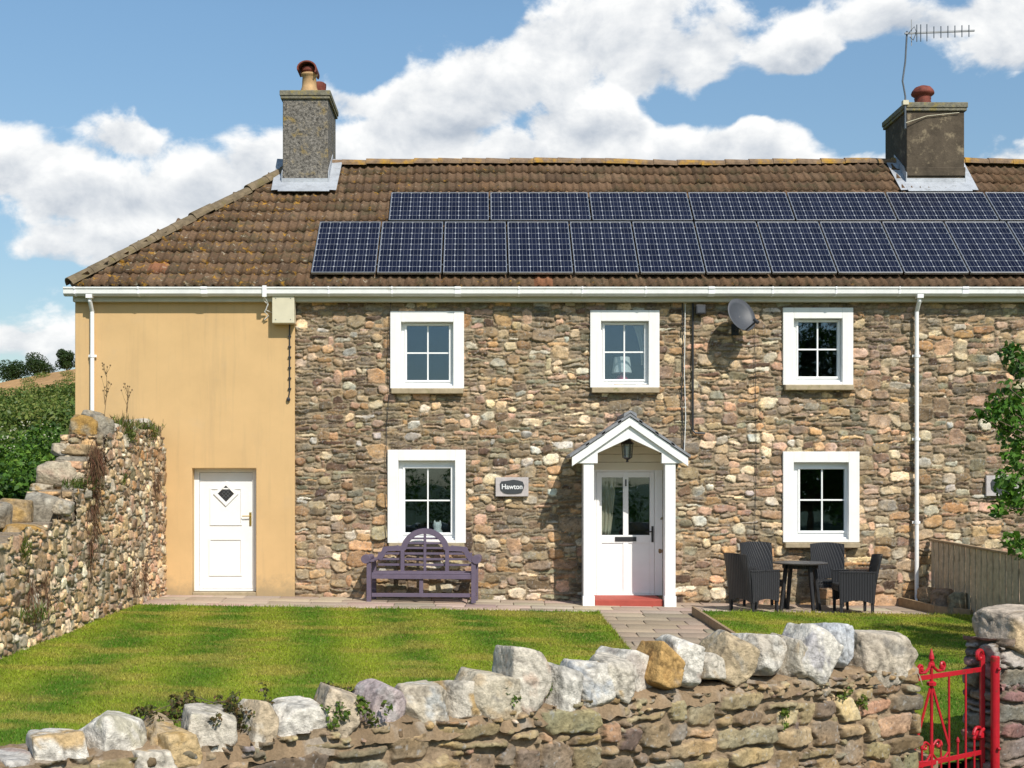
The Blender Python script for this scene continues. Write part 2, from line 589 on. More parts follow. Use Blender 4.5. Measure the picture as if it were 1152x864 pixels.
def stone_sheet(name, W, H, res, stones, O, U, V, Nn, parent, seed, mcol, colour, relief=.03, holes=(), top=None, warp=.02, ends=0.0, material='stone', pins=900, weather=.3, cuts=None, flush=0.):
    rng = np.random.default_rng(seed)
    nu, nv = int(W / res) + 1, int(H / res) + 1
    u = np.linspace(0, W, nu)
    v = np.linspace(0, H, nv)
    UU, VV = np.meshgrid(u, v)
    WU = UU + warp * (fbm(UU * 7, VV * 7, seed + 1, 3) - .5) * 2 + .030 * (fbm(UU * 22, VV * 22, seed + 8, 3) - .5)
    WV = VV + warp * (fbm(UU * 7, VV * 9, seed + 2, 3) - .5) * 2 + .024 * (fbm(UU * 22, VV * 26, seed + 9, 3) - .5)
    stones = list(stones)
    first = len(stones)
    n_st = 0
    D = np.full((nv, nu), .02)
    HT = np.zeros((nv, nu))
    C = np.zeros((nv, nu, 3))
    while n_st < len(stones) or n_st == first:
        if n_st == first:
            # small pinning stones pushed into what is left of the joints
            jj, ii = np.where(D > .009)
            if pins and len(jj):
                for q in rng.integers(0, len(jj), int(len(jj) * res * res * pins)):
                    hb_ = rng.uniform(.008, .022)
                    stones.append((u[ii[q]], v[jj[q]], hb_ * rng.uniform(1, 2.6), hb_, 'flat'))
            if n_st >= len(stones): break
        cx, cy, a, b, kind = stones[n_st]
        n_st += 1
        m = max(a, b) * .25 + .05
        i0, i1 = max(0, int((cx - a - m) / res)), min(nu, int((cx + a + m) / res) + 2)
        j0, j1 = max(0, int((cy - b - m) / res)), min(nv, int((cy + b + m) / res) + 2)
        if i1 <= i0 or j1 <= j0: continue
        th = rng.normal(0, .05) if kind != 'round' else rng.normal(0, .15)
        p = {'flat': 5, 'block': 6, 'round': 3.2}[kind]
        a = max(a, .012)
        b = max(b, .012)
        x = WU[j0:j1, i0:i1] - cx
        y = WV[j0:j1, i0:i1] - cy
        x, y = x * math.cos(th) + y * math.sin(th), -x * math.sin(th) + y * math.cos(th)
        # clipped corners so that no two outlines agree
        x = x + rng.normal(0, .18) * y
        d = ((np.abs(x) / a) ** p + (np.abs(y) / b) ** p) ** (1 / p)
        for _k in range({'flat': 2, 'block': 4, 'round': 6}[kind] if cuts is None else cuts):
            an = rng.uniform(0, 6.283)
            dd = (x * math.cos(an) / a + y * math.sin(an) / b) / rng.uniform(.92, 1.3)
            d = np.maximum(d, dd)
        sd = (d - 1) * min(a, b)
        cur = D[j0:j1, i0:i1]
        msk = sd < cur
        if not msk.any(): continue
        cur[msk] = sd[msk]
        rad = {'flat': .010, 'block': .013, 'round': .026}[kind]
        e = np.clip(-sd / rad, 0, 1)
        prof = np.sqrt(np.clip(1 - (1 - e) ** 2, 0, 1))
        hh = relief * rng.uniform(.55, 1.25) * (1.25 if kind == 'round' else 1)
        h = prof * (hh + rng.normal(0, .10) * x + rng.normal(0, .14) * y) - .004
        HT[j0:j1, i0:i1][msk] = h[msk]
        base = np.asarray(colour(cx, cy, a, b, kind, rng))
        C[j0:j1, i0:i1][msk] = base
    mort = D > -.003
    fl = fbm(UU * 22, VV * 22, seed + 3, 4)
    mc = np.asarray(mcol)[None, None, :] * (.65 + .7 * fl[..., None])
    tone = (.45 + 1.1 * fbm(UU * 12, VV * 20, seed + 4, 5)[..., None]) * (.75 + .5 * fbm(UU * 34, VV * 60, seed + 14, 3)[..., None])
    warm = (fbm(UU * 5, VV * 5, seed + 6, 3)[..., None] - .5) * 2
    C = C * tone * (1 + warm * np.array([.16, 0.02, -.2]))
    C = C * (1 + weather * 2 * (fbm(UU * .9 + 4, VV * 1.1, seed + 13, 3)[..., None] - .5))
    spk = vnoise(UU * 60, VV * 60, seed + 7)[..., None]
    C = np.where(spk > .86, C * .6 + .15, C)
    C = np.where(vnoise(UU * 48 + 7, VV * 48, seed + 17)[..., None] < .12, C * .55, C)
    C = np.where(mort[..., None], mc, C)
    HT = HT + .010 * (fbm(UU * 34, VV * 34, seed + 5, 3) - .5) + np.where(mort, .010 * (fl - .4) + .012 * (fbm(UU * 3, VV * 3, seed + 15, 2) - .6) + flush, 0)
    if ends > 0:
        HT = HT - ends * np.clip(1 - UU / .06, 0, 1) ** 2 - ends * np.clip(1 - (W - UU) / .06, 0, 1) ** 2
    O, U, V, Nn = [np.asarray(q, float) for q in (O, U, V, Nn)]
    co = O + UU[..., None] * U + VV[..., None] * V + HT[..., None] * Nn
    idx = np.arange(nu * nv).reshape(nv, nu)
    Q = np.stack([idx[:-1, :-1], idx[:-1, 1:], idx[1:, 1:], idx[1:, :-1]], -1)
    cu, cv = (UU[:-1, :-1] + res / 2), (VV[:-1, :-1] + res / 2)
    keep = np.ones(cu.shape, bool)
    for (a0, a1, b0, b1) in holes:
        keep &= ~((cu > a0) & (cu < a1) & (cv > b0) & (cv < b1))
    if top is not None:
        tp = np.array([top(q) for q in u])
        keep &= cv < tp[None, :-1] + .02 * (fbm(cu * 9, cv * 0, seed + 12, 3) - .5)
    Q = Q[keep]
    used, inv = np.unique(Q.ravel(), return_inverse=True)
    return np_mesh(name, co.reshape(-1, 3)[used], inv.reshape(-1, 4), M[material], parent, True, C.reshape(-1, 3)[used])


def rock_mesh(name, size, col, seed, parent, loc, rot=(0, 0, 0), cols=None, sub=4, facets=13, blocky=.8, world=True):
    """a field stone: a ball cut by random planes, its edges worn"""
    rng = np.random.default_rng(seed)
    bm = bmesh.new()
    bmesh.ops.create_icosphere(bm, subdivisions=sub, radius=1)
    V = np.array([v.co[:] for v in bm.verts])
    Q = np.array([[v.index for v in f.verts] for f in bm.faces])
    bm.free()
    pl = rng.normal(size=(facets, 3))
    pl = np.vstack([pl / np.linalg.norm(pl, axis=1)[:, None], [[1, .1, 0], [-1, 0, .1], [0, 1, 0], [0, -1, .1], [.1, 0, 1], [0, 0, -1]]])
    dist = np.concatenate([rng.uniform(.78, 1.05, facets), np.full(6, blocky)])
    dots = V @ pl.T
    r = np.full(len(V), 1.2)
    for k in range(len(pl)):
        q = np.where(dots[:, k] > .05, dist[k] / np.maximum(dots[:, k], .05), 9)
        hh = np.clip(.5 + .5 * (r - q) / .055, 0, 1)
        r = r * (1 - hh) + q * hh - .055 * hh * (1 - hh)
    r = r * (1 + .07 * n3(V, seed, 3, 2.2) + .03 * n3(V, seed + 3, 3, 6))
    V = V * r[:, None]
    V = V / np.abs(V).max(0)
    V = V * (np.asarray(size) / 2)
    nrm = V / max(size)
    ck = np.exp(-(n3(nrm + 2, seed + 41, 4, 3.2)[:, None] / .03) ** 2)
    V = V * (1 - .035 * ck)
    a = n3(nrm, seed + 11, 4, 4.5)[:, None]
    b = n3(nrm + 5, seed + 23, 4, 7)[:, None]
    c0 = np.asarray(col)
    c1 = np.asarray(cols if cols is not None else (.42, .27, .11))
    C = c0 * (1 + .35 * b)
    w = np.clip((a - .06) * 5, 0, .8)
    C = C * (1 - w) + c1 * w
    vein = np.exp(-(n3(nrm + 2, seed + 41, 4, 3.2)[:, None] / .035) ** 2)
    C = C * (1 - .45 * vein)
    C = C * (1 + .35 * n3(nrm + 9, seed + 47, 4, 16)[:, None])
    g = np.clip((n3(nrm, seed + 31, 4, 5)[:, None] - .24) * 5, 0, .6)
    C = C * (1 - g) + np.array([.17, .16, .145]) * g
    E = Matrix.Rotation(rot[2], 3, 'Z') @ Matrix.Rotation(rot[1], 3, 'Y') @ Matrix.Rotation(rot[0], 3, 'X')
    V = V @ np.array(E).T
    if world:
        return np_mesh(name, V + np.asarray(loc), Q, M['rock'], parent, True, np.clip(C, .02, .8))
    o = np_mesh(name, V, Q, M['rock'], parent, True, np.clip(C, .02, .8))
    o.location = loc
    return o


def leaf_cloud(name, clumps, n, size, cols, mat_, parent, seed, shell=.5, up=.3, asp=.55, gravity=0):
    """many little leaves through the volume of several uneven clumps"""
    rng = np.random.default_rng(seed)
    c = np.array([q[0] for q in clumps], float)
    rr = np.array([q[1] if hasattr(q[1], '__len__') else (q[1],) * 3 for q in clumps], float)
    wgt = rr.prod(1) ** (2 / 3)
    k = rng.choice(len(c), n, p=wgt / wgt.sum())
    d = rng.normal(size=(n, 3))
    d /= np.linalg.norm(d, axis=1)[:, None]
    rad = rng.uniform(0, 1, n) ** (1 / 3 * (1 - shell) + .02)
    rad = rad * (1 + .18 * n3(d * 1.5 + c[k] * .7, seed, 2, 1.8))
    pos = c[k] + d * rad[:, None] * rr[k]
    nr = d * .6 + rng.normal(size=(n, 3)) * .6 + np.array([0, 0, up])
    nr /= np.linalg.norm(nr, axis=1)[:, None]
    t = np.cross(nr, rng.normal(size=(n, 3)))
    t /= np.linalg.norm(t, axis=1)[:, None] + 1e-6
    bt = np.cross(nr, t)
    s = size * rng.uniform(.6, 1.3, n)[:, None]
    v0, v2 = pos - t * s * .5, pos + t * s * .5 - nr * s * .12
    v1, v3 = pos + bt * s * asp * .5, pos - bt * s * asp * .5
    V = np.stack([v0, v1 + nr * s * .08, v2, v3 + nr * s * .08], 1).reshape(-1, 3)
    Q = np.arange(4 * n).reshape(n, 4)
    cols = np.asarray(cols, float)
    tone = np.clip(.5 + .9 * n3(c[k], seed + 9, 2, .9) + rng.normal(0, .22, n), 0, .999)
    ci = tone * (len(cols) - 1)
    lo = np.floor(ci).astype(int)
    f = (ci - lo)[:, None]
    cc = cols[lo] * (1 - f) + cols[np.minimum(lo + 1, len(cols) - 1)] * f
    cc = cc * rng.uniform(.75, 1.25, n)[:, None]
    return np_mesh(name, V, Q, mat_, parent, False, np.repeat(cc, 4, 0))


# ================================================================== LEVELS
def g(x, y):
    """height of the garden: it falls a little to the east and towards the road"""
    return -.03 - .016 * x + .012 * min(0, y + 1.8)


YT = -1.85                     # front edge of the terrace
PX0, PX1 = 1.77, 3.17          # the path
WA = np.array([-2.37, -15.62])   # road wall: a point, its direction, its face normal
WU_ = np.array([.845, .535])
WN_ = np.array([.535, -.845])
WTOP, WBOT = .63, -.42


def dline(px): return 1 / (.1794 - 6.35e-5 * px)


# ================================================================== HOUSE
PT = math.tan(R(42))
EZ, EY = 5.05, -.23
RY = 2.74
RZ = EZ + (RY - EY) * PT
house = thing('stone_cottage', 'long stone cottage with one yellow rendered end and brown tiled roof', 'cottage', (2, 0, 0))

WIN = {  # surround x0 x1, top, bottom ; pane rectangle
    'ul': (439, 522, 350, 437, 458, 505, 367, 428),
    'um': (664, 742, 349, 436, 680, 724, 366, 427),
    'ur': (881, 960, 346, 433, 897, 941, 363, 424),
    'll': (436, 524, 506, 611, 456, 507, 527, 599),
    'lr': (881, 967, 508, 610, 899, 949, 528, 597)}


def wx(px, d=20.94): return (px - 538) / F * d
def wz(py, d=20.94): return EYE + (545 - py) / F * d


holes = []
SX, SZ = -2.985, -.32          # origin of the stone face


def window(key, curtain=False):
    a, b, t, bt, pa, pb, pt, pbt = WIN[key]
    x0, x1, z1, z0 = wx(a), wx(b), wz(t), wz(bt)
    gx0, gx1, gz1, gz0 = wx(pa, 21.12), wx(pb, 21.12), wz(pt, 21.12), wz(pbt, 21.12)
    holes.append((x0 + .05 - SX, x1 - .05 - SX, z0 + .05 - SZ, z1 - .05 - SZ))
    bw = .175
    m = MB()
    yf, yb = -.062, .20
    m.box(x0, x0 + bw, yf, yb, z0, z1)
    m.box(x1 - bw, x1, yf, yb, z0, z1)
    m.box(x0 + bw, x1 - bw, yf, yb, z1 - bw, z1)
    m.box(x0 + bw, x1 - bw, yf + .003, yb, z0, z0 + .045)
    w = m.build('window', M['white'], house, bevel=.006)
    ix0, ix1, iz0, iz1 = x0 + bw, x1 - bw, z0 + .045, z1 - bw
    f = MB()
    y0, y1 = .06, .13
    f.box(ix0, gx0, y0, y1, iz0, iz1)
    f.box(gx1, ix1, y0, y1, iz0, iz1)
    f.box(gx0, gx1, y0, y1, gz1, iz1)
    f.box(gx0, gx1, y0, y1, iz0, gz0)
    # the opening light stands a little proud
    e = .035
    f.box(gx0 - e, gx0 - .004, y0 - .018, y0, gz0 - e, gz1 + e)
    f.box(gx1 + .004, gx1 + e, y0 - .018, y0, gz0 - e, gz1 + e)
    f.box(gx0 - .004, gx1 + .004, y0 - .018, y0, gz1 + .004, gz1 + e)
    f.box(gx0 - .004, gx1 + .004, y0 - .018, y0, gz0 - e, gz0 - .004)
    f.box(ix0 - .01, ix1 + .01, y0 - .06, y0, iz0, iz0 + .03)
    f.build('frame', M['upvc'], w, bevel=.004)
    g_ = MB()
    cx, cz = (gx0 + gx1) / 2, (gz0 + gz1) / 2
    g_.box(cx - .012, cx + .012, .078, .112, gz0, gz1)
    g_.box(gx0, cx - .012, .08, .11, cz - .012, cz + .012)
    g_.box(cx + .012, gx1, .08, .11, cz - .012, cz + .012)
    g_.build('glazing_bars', M['upvc'], w, bevel=.002)
    MB().box(gx0 - .02, gx1 + .02, .088, .1, gz0 - .02, gz1 + .02).build('pane', M['glass'], w)
    if key != 'll':
        s = MB().box(x0 + .02, x1 - .01, -.14, .02, z0 - .09, z0 - .004)
    else:
        s = MB().box(x0 + .02, x1 - .02, -.12, .02, z0 - .08, z0 - .004)
    s.build('sill', M['sill'], w, bevel=.012)
    # dark room just inside, with its inner sill
    return (ix0, ix1, iz0, iz1, w)


wins = {k: window(k) for k in WIN}

# --- stone face
DX0, DX1, DZ1 = 1.86, 2.93, 2.06
holes.append((DX0 - SX, DX1 - SX, -1, DZ1 - SZ))


def pick_house(x, y, rng):
    X, z = x + SX, y + SZ
    low = max(0, 1 - z / 1.6)
    east = min(1, max(0, (X - 3) / 3))
    bt = 1.04 + .34 * low + .20 * east
    zone = math.sin(X * 1.3 + 1.1) * math.sin(z * 2.1 + .4)
    pf = .60 - .17 * low - .10 * east + .14 * zone + (.14 if X < -.9 and z > 2.4 else 0)
    q = rng.random()
    if z > 4.55:
        return rng.uniform(.16, .34), rng.uniform(.07, .12), 'block'
    if q < pf:
        return rng.uniform(.14, .44) * bt, rng.uniform(.028, .070) * bt, 'flat'
    if q < pf + .20:
        h = rng.uniform(.08, .155) * bt
        return h * rng.uniform(1.1, 1.7), h, 'round'
    if q < .97:
        h = rng.uniform(.065, .125) * bt
        return h * rng.uniform(1.5, 3.0), h, 'block'
    h = rng.uniform(.18, .26) * (1 + .4 * low)
    return h * rng.uniform(1.2, 1.8), h, 'block' if rng.random() < .5 else 'round'


def col_house(cx, cy, a, b, kind, rng):
    X, z = cx + SX, cy + SZ
    if kind == 'flat': w = [.30, .13, .06, .05, .04, .16, .10, .03, .12, .12]
    elif kind == 'round': w = [.02, .17, .17, .24, .25, .03, .02, .10, .03, .0]
    else: w = [.18, .16, .12, .13, .09, .12, .06, .05, .10, .04]
    w = np.array(w)
    if X < -.3 and z > 1.2: w[[0, 6, 9]] *= 1.7
    if X > 3.5: w[[1, 3, 4]] *= 1.5
    if z > 4.5: w[[0, 5, 6, 9]] *= 2
    c = PAL[rng.choice(10, p=w / w.sum())]
    return c * rng.uniform(.55, 1.18) * (1 + rng.normal(0, .025, 3))


HW, HH = 15.38, 5.16
st = lay(HW, HH, np.random.default_rng(11), pick_house, gap=.006)
stone_sheet('stone_wall', HW, HH, .0128, st, (SX, 0, SZ), (1, 0, 0), (0, 0, 1), (0, -1, 0), house, 21, (.265, .205, .135), col_house, relief=.032, flush=.003, holes=holes, warp=.03)

# --- yellow rendered end
YX0, YX1 = -6.56, -2.985
ox0, ox1, oz1 = wx(216, 20.95), wx(288, 20.95), wz(527, 20.95)
m = MB()
m.prism([(YX0, -.2), (ox0, -.2), (ox0, oz1), (ox1, oz1), (ox1, -.2), (YX1, -.2), (YX1, 4.84), (YX0, 4.84)], -.05, .34)
m.build('render_wall', M['render'], house, bevel=.012)
MB().box(ox0 + .002, ox1 - .002, -.03, .34, -.2, .085).build('threshold', M['sill'], house, bevel=.012)
m = MB()
m.box(YX0, YX0 + .34, .34, 5.6, -.2, 4.84)
m.box(YX0, 12.4, 5.6, 5.9, -.2, 4.84)
m.box(12.1, 12.4, .06, 5.6, -.2, 4.84)
m.prism([(.06, 4.84), (5.6, 4.84), (RY, RZ - .15)], 12.1, 12.4, 'yz')
m.build('end_walls', M['render_dirty'], house)
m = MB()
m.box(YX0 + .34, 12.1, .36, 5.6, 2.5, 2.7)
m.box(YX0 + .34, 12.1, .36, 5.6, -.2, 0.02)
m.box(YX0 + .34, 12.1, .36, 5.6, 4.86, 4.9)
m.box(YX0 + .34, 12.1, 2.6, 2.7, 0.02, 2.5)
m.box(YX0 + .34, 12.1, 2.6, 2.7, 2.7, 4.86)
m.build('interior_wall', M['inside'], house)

# --- roof
CS, SN = math.cos(R(42)), math.sin(R(42))
SL = (RY - EY) / CS
HX0, HX1 = -6.57, -3.28        # foot and head of the hip


def roof_z(y): return EZ + (y - EY) * PT


def tile_face(name, E, U, S, Nn, ncol_len, left, right, seed, parent):
    rng = np.random.default_rng(seed)
    gauge = SL / 12
    E, U, S, Nn = [np.asarray(q, float) for q in (E, U, S, Nn)]
    step = .01875
    V, Q, C = [], [], []
    base = 0
    for c in range(12):
        s0 = c * gauge
        a, b = left(s0), right(s0)
        us = np.arange(a, b, step)
        if len(us) < 4: continue
        ti = np.floor(us / .30 + .0).astype(int) - int(a / .3) + 3
        nt_ = ti.max() + 4
        jz = rng.normal(0, .0035, nt_)
        js = rng.normal(0, .007, nt_)
        tilt = rng.normal(0, .007, nt_)
        pal = np.array([.86, .79, .725]) * np.array([(.150, .102, .068), (.170, .115, .076), (.135, .095, .066), (.180, .127, .086), (.160, .105, .066)])
        tc = pal[rng.integers(0, 5, nt_)] * rng.uniform(.82, 1.15, nt_)[:, None]
        if rng.random() < .5 and c < 8:
            k = rng.integers(2, nt_)
            tc[k] = (.24, .11, .06)
        ph = (us / .15) % 1 - .5
        roll = .034 * np.exp(-(ph / .19) ** 2)
        fr = (us / .30) % 1
        seam = np.where(fr < .07, -.012, 0)
        lowf = .025 * (fbm(us * .55, us * 0 + s0 * .5, 3, 2) - .5) * 2 + .03 * np.sin(us * .9 + 1) * (s0 / SL)
        h = roll + seam + jz[ti] + tilt[ti] * (fr - .5) + lowf
        col = tc[ti] * np.where(fr < .07, .8, 1)[:, None]
        rows = [(s0 + js[ti], h - .012), (s0 + js[ti] - .006, h + .058), (np.full(len(us), s0 + gauge + .02), h + .002)]
        for s, hh in rows:
            V.append(E + us[:, None] * U + np.asarray(s)[:, None] * S + hh[:, None] * Nn)
            C.append(col)
        n = len(us)
        i = np.arange(n - 1)
        for r_ in range(2):
            o = base + r_ * n
            Q.append(np.stack([o + i, o + i + 1, o + n + i + 1, o + n + i], 1))
        base += 3 * n
    return np_mesh(name, np.vstack(V), np.vstack(Q), M['tile'], parent, False, np.vstack(C))


RX1 = 12.6
roof = tile_face('roof', (0, EY, EZ), (1, 0, 0), (0, CS, SN), (0, -SN, CS), 18,
                 lambda s: HX0 + (HX1 - HX0) * s / SL, lambda s: RX1, 5, house)
WOFF[roof.name] = off(house)
# hip end, facing west
hl = math.hypot(HX1 - HX0, RZ - EZ)
hs = np.array([HX1 - HX0, 0, RZ - EZ]) / hl
hn = np.array([-(RZ - EZ), 0, HX1 - HX0]) / hl
tile_face('hip_end', (HX0, 0, EZ), (0, -1, 0), hs, hn, 6,
          lambda s: -(2 * RY - EY) + (RY - EY) * s / SL, lambda s: -EY - (RY - EY) * s / SL, 6, roof)
m = MB()
m.add([(HX1, RY, RZ - .01), (RX1, RY, RZ - .01), (RX1, 2 * RY - EY, EZ), (HX0, 2 * RY - EY, EZ)], [(0, 1, 2, 3)])
# boards under the tiles keep the loft dark
m.add([(HX0, EY + .02, EZ - .06), (RX1, EY + .02, EZ - .06), (RX1, RY, RZ - .1), (HX1, RY, RZ - .1)], [(0, 1, 2, 3)])
m.build('roof_back', M['hip'], roof)
# ridge and hip tiles: half-round, one after the other
rng = random.Random(3)


def half_round(mb, p, q, r):
    p, q = Vector(p), Vector(q)
    d = (q - p).normalized()
    x = d.cross(Vector((0, 0, 1))).normalized()
    u = x.cross(d).normalized()
    vs, fs = [], []
    k = 9
    for c, rr in ((p, r * 1.06), (q, r * .97)):
        for ring in (1, .82):
            for i in range(k):
                t = math.pi * i / (k - 1)
                vs.append(c + x * math.cos(t) * rr * ring + u * (math.sin(t) * rr * ring - .02))
    for i in range(k - 1):
        fs.append((i, i + 1, 2 * k + i + 1, 2 * k + i))
        fs.append((i, k + i, k + i + 1, i + 1))
        fs.append((2 * k + i, 2 * k + i + 1, 3 * k + i + 1, 3 * k + i))
    mb.add(vs, fs)


m = MB()
x = HX1 - .1
while x < RX1:
    zz = RZ + .025 + .02 * math.sin(x * .9 + 1) + rng.gauss(0, .006)
    half_round(m, (x, RY, zz), (x + .45, RY, zz + rng.gauss(0, .008)), .115)
    x += .44
m.build('ridge_tiles', M['ridge'], roof, smooth=False)
m = MB()
A, B = Vector((HX0 - .02, EY - .02, EZ + .02)), Vector((HX1, RY, RZ + .03))
n = 12
for i in range(n):
    p, q = A.lerp(B, i / n), A.lerp(B, (i + 1.03) / n)
    j = Vector((0, 0, rng.gauss(0, .008)))
    half_round(m, p + j, q + j, .12)
m.build('hip_tiles', M['hip'], roof)
B2 = Vector((HX1, RY, RZ + .02))
A2 = Vector((HX0 - .02, 2 * RY - EY, EZ))
m = MB()
for i in range(n):
    half_round(m, A2.lerp(B2, i / n), A2.lerp(B2, (i + 1.03) / n), .12)
m.build('hip_tiles', M['hip'], roof)
# fascia + soffit
m = MB()
m.box(-6.56, RX1, -.16, -.135, 4.80, 5.02)
m.box(-6.56, RX1, -.135, .1, 4.80, 4.83)
m.build('fascia', M['soffit'], house)
# gutter
prof = [(-.32, 5.015), (-.17, 5.015), (-.17, 4.985), (-.17, 4.90), (-.20, 4.875), (-.27, 4.875), (-.305, 4.91), (-.305, 4.985), (-.32, 4.99)]
gut = MB().prism(prof, -6.67, RX1, 'yz').build('gutter', M['gutter'], house)
WOFF[gut.name] = off(house)
big = [(-.327, 5.02), (-.166, 5.02), (-.166, 4.90), (-.198, 4.868), (-.272, 4.868), (-.312, 4.905), (-.312, 4.98), (-.327, 4.985)]
x = -6.5
k = 0
while x < RX1:
    MB().prism(big, x, x + (.10 if k % 4 == 2 else .025), 'yz').build('gutter_clip', M['upvc'], gut)
    x += 1.02
    k += 1


def downpipe(x, z1, z0, y=-.115):
    m = MB()
    m.tube([(x, -.24, 4.89), (x, -.24, 4.80), (x, y, 4.64), (x, y, z0 + .12), (x, y - .05, z0 + .03)], .034, 12)
    for z in (3.9, 2.55, 1.2):
        m.tube([(x, y, z), (x, y, z + .05)], .041, 12)
        m.box(x - .065, x + .065, y + .02, y + .035, z + .005, z + .045)
    m.box(x - .05, x + .05, -.30, -.18, 4.84, 4.90)
    m.build('downpipe', M['upvc'], house, smooth=False, bevel=0)


downpipe(wx(104, 20.9), 4.8, .05)
downpipe(wx(1031, 20.9), 4.8, g(7.1, 0) + .02)


# --- chimneys
def chimney(x0, x1, y0, y1, zc, cap, ml, lead):
    o = MB().box(x0, x1, y0, y1, 6.3, zc)
    if lead == 'b':
        o.box(x0 - .012, x1 + .012, y0 - .03, y1 + .03, roof_z(y0) + .22, roof_z(y0) + .38)
    st_ = o.build('chimney', ml, house, bevel=.015)
    c = MB()
    c.box(x0 - .05, x1 + .05, y0 - .05, y1 + .05, zc + .003, zc + .10)
    c.box(x0 - .035, x1 + .035, y0 - .035, y1 + .035, zc - .05, zc + .001)
    c.box(x0 + .05, x1 - .05, y0 + .05, y1 - .05, zc + .102, zc + .13)
    c.build('cap', M['cap'], st_, bevel=.012)
    f = MB()
    zf = roof_z(y0)
    # apron in front, dressed over the tiles, and side flashings climbing with the slope
    f.bar(((x0 + x1) / 2, y0 - .26, zf - .26 * PT + .125), ((x0 + x1) / 2, y0 - .002, zf + .12), x1 - x0 + .10, .012, up=(0, -SN, CS))
    f.box(x0 - .02, x1 + .02, y0 - .025, y0 - .001, zf - .05, zf + .18)
    for sx, xx in ((-1, x0), (1, x1)):
        f.prism([(y0 - .03, zf + .0), (RY + .02, RZ + .02), (RY + .02, RZ + .2), (y0 + .12, zf + .42), (y0 - .03, zf + .28)], xx + sx * .003, xx + sx * .016, 'yz')
        yy = RY
        p0 = (xx + sx * .012, y0 - .2, zf - .2 * PT + .055)
        f.add([(xx, y0 - .22, roof_z(y0 - .22) + .13), (xx + sx * .17, y0 - .22, roof_z(y0 - .22) + .12), (xx + sx * .2, yy, roof_z(yy) + .12), (xx, yy, roof_z(yy) + .11)], [(0, 1, 2, 3)])
    f.build('flashing', M['lead'], st_)
    return st_


ca = chimney(wx(318, 23.1), wx(369, 23.1), 2.1, 3.35, 8.80, 0, M['chim_a'], 'a')
cb = chimney(wx(1020, 23.1), wx(1085, 23.1), 2.1, 3.32, 8.585, 0, M['chim_b'], 'b')
px_ = wx(348, 23.45)
zb = 8.92
m = MB().lathe([(.17, 0), (.165, .06), (.135, .15), (.125, .34), (.15, .355), (.15, .39), (.12, .40)], (px_, 2.45, zb), 20)
pa = m.build('chimney_pot', M['pot_buff'], ca, smooth=True)
m = MB().lathe([(.13, .0), (.15, .03), (.15, .08), (.13, .10)], (px_, 2.45, zb + .40), 20)
# half-round cowl hood laid over the pot
for k in range(20):
    t0, t1 = math.pi * (k / 20 * 1.2 - .05), math.pi * ((k + 1.02) / 20 * 1.2 - .05)
    for ra, rb in ((.172, .145),):
        q = []
        for t in (t0, t1):
            for r_ in (ra, rb):
                q.append((px_ - .02 - r_ * math.cos(t) * 1.05, zb + .43 + r_ * .85 * math.sin(t)))
        m.prism([q[0], q[2], q[3], q[1]], 2.24, 2.68)
m.lathe([(.10, -.2), (.12, .02), (.13, .10), (.13, .16), (.09, .19)], (px_ + .12, 2.95, zb + .20), 14)
m.build('cowl', M['pot_red'], ca, smooth=False)
px_ = wx(1038, 23.45)
m = MB().lathe([(.145, 0), (.15, .02), (.14, .05), (.15, .09), (.14, .12), (.15, .16), (.14, .19), (.155, .20), (.20, .235), (.205, .26), (.19, .30), (.14, .36), (.05, .395), (.01, .40)], (px_, 2.45, 8.70), 22)
m.build('chimney_pot', M['pot_red'], cb, smooth=True)

# --- cables and pipes on the stone face
m = MB()


def cable(pts, r, nm, ml):
    MB().tube([(wx(a), -y, wz(b)) for a, b, y in pts], r, 6).build(nm, ml, house)


cable([(768, 341, .05), (768.5, 400, .055), (767, 440, .05), (769, 505, .05)], .009, 'cable', M['rubber'])
cable([(771, 341, .05), (770, 420, .055), (771.5, 470, .05), (770, 508, .05)], .007, 'cable', M['gutter'])
cable([(779.5, 341, .06), (779.5, 484, .06)], .017, 'waste_pipe', M['rubber'])
cable([(779.5, 484, .06), (782, 487, .07), (793, 487.5, .07)], .019, 'waste_pipe', M['rubber'])
cable([(849, 366, .05), (850, 430, .05), (851, 520, .045), (849, 600, .05)], .004, 'cable', M['rubber'])
cable([(440, 338, .05), (439, 346, .075), (437, 400, .075), (438, 441, .075), (435, 480, .05), (434.5, 506, .075), (434, 560, .075), (434, 612, .06)], .005, 'cable', M['rubber'])
cable([(340, 338, .05), (500, 339, .055), (640, 338, .05), (800, 339.5, .05), (960, 338, .055), (1150, 337, .05)], .012, 'cable', M['rubber'])
m = MB()
m.box(wx(636), wx(647), -.06, -.02, wz(344), wz(336))
m.build('air_vent', M['sill'], house, bevel=.01)

# --- side door in the yellow wall
dx0, dx1, dz0, dz1 = wx(219, 21.12), wx(287.5, 21.12), .092, wz(528, 21.1)
m = MB()
y0 = .12
m.box(dx0 - .02, dx0 + .075, y0, y0 + .08, dz0, dz1 + .02)
m.box(dx1 - .05, dx1 + .02, y0, y0 + .08, dz0, dz1 + .02)
m.box(dx0 + .075, dx1 - .05, y0, y0 + .08, dz1 - .05, dz1 + .02)
m.box(dx0 + .075, dx1 - .05, y0 - .02, y0 + .08, dz0, dz0 + .035)
m.box(dx0 + .08, dx1 - .055, y0 + .025, y0 + .07, dz0 + .04, dz1 - .055)
sd = m.build('side_door', M['upvc'], house, bevel=.004)
WOFF[sd.name] = off(house)
cx = wx(254, 21.12)


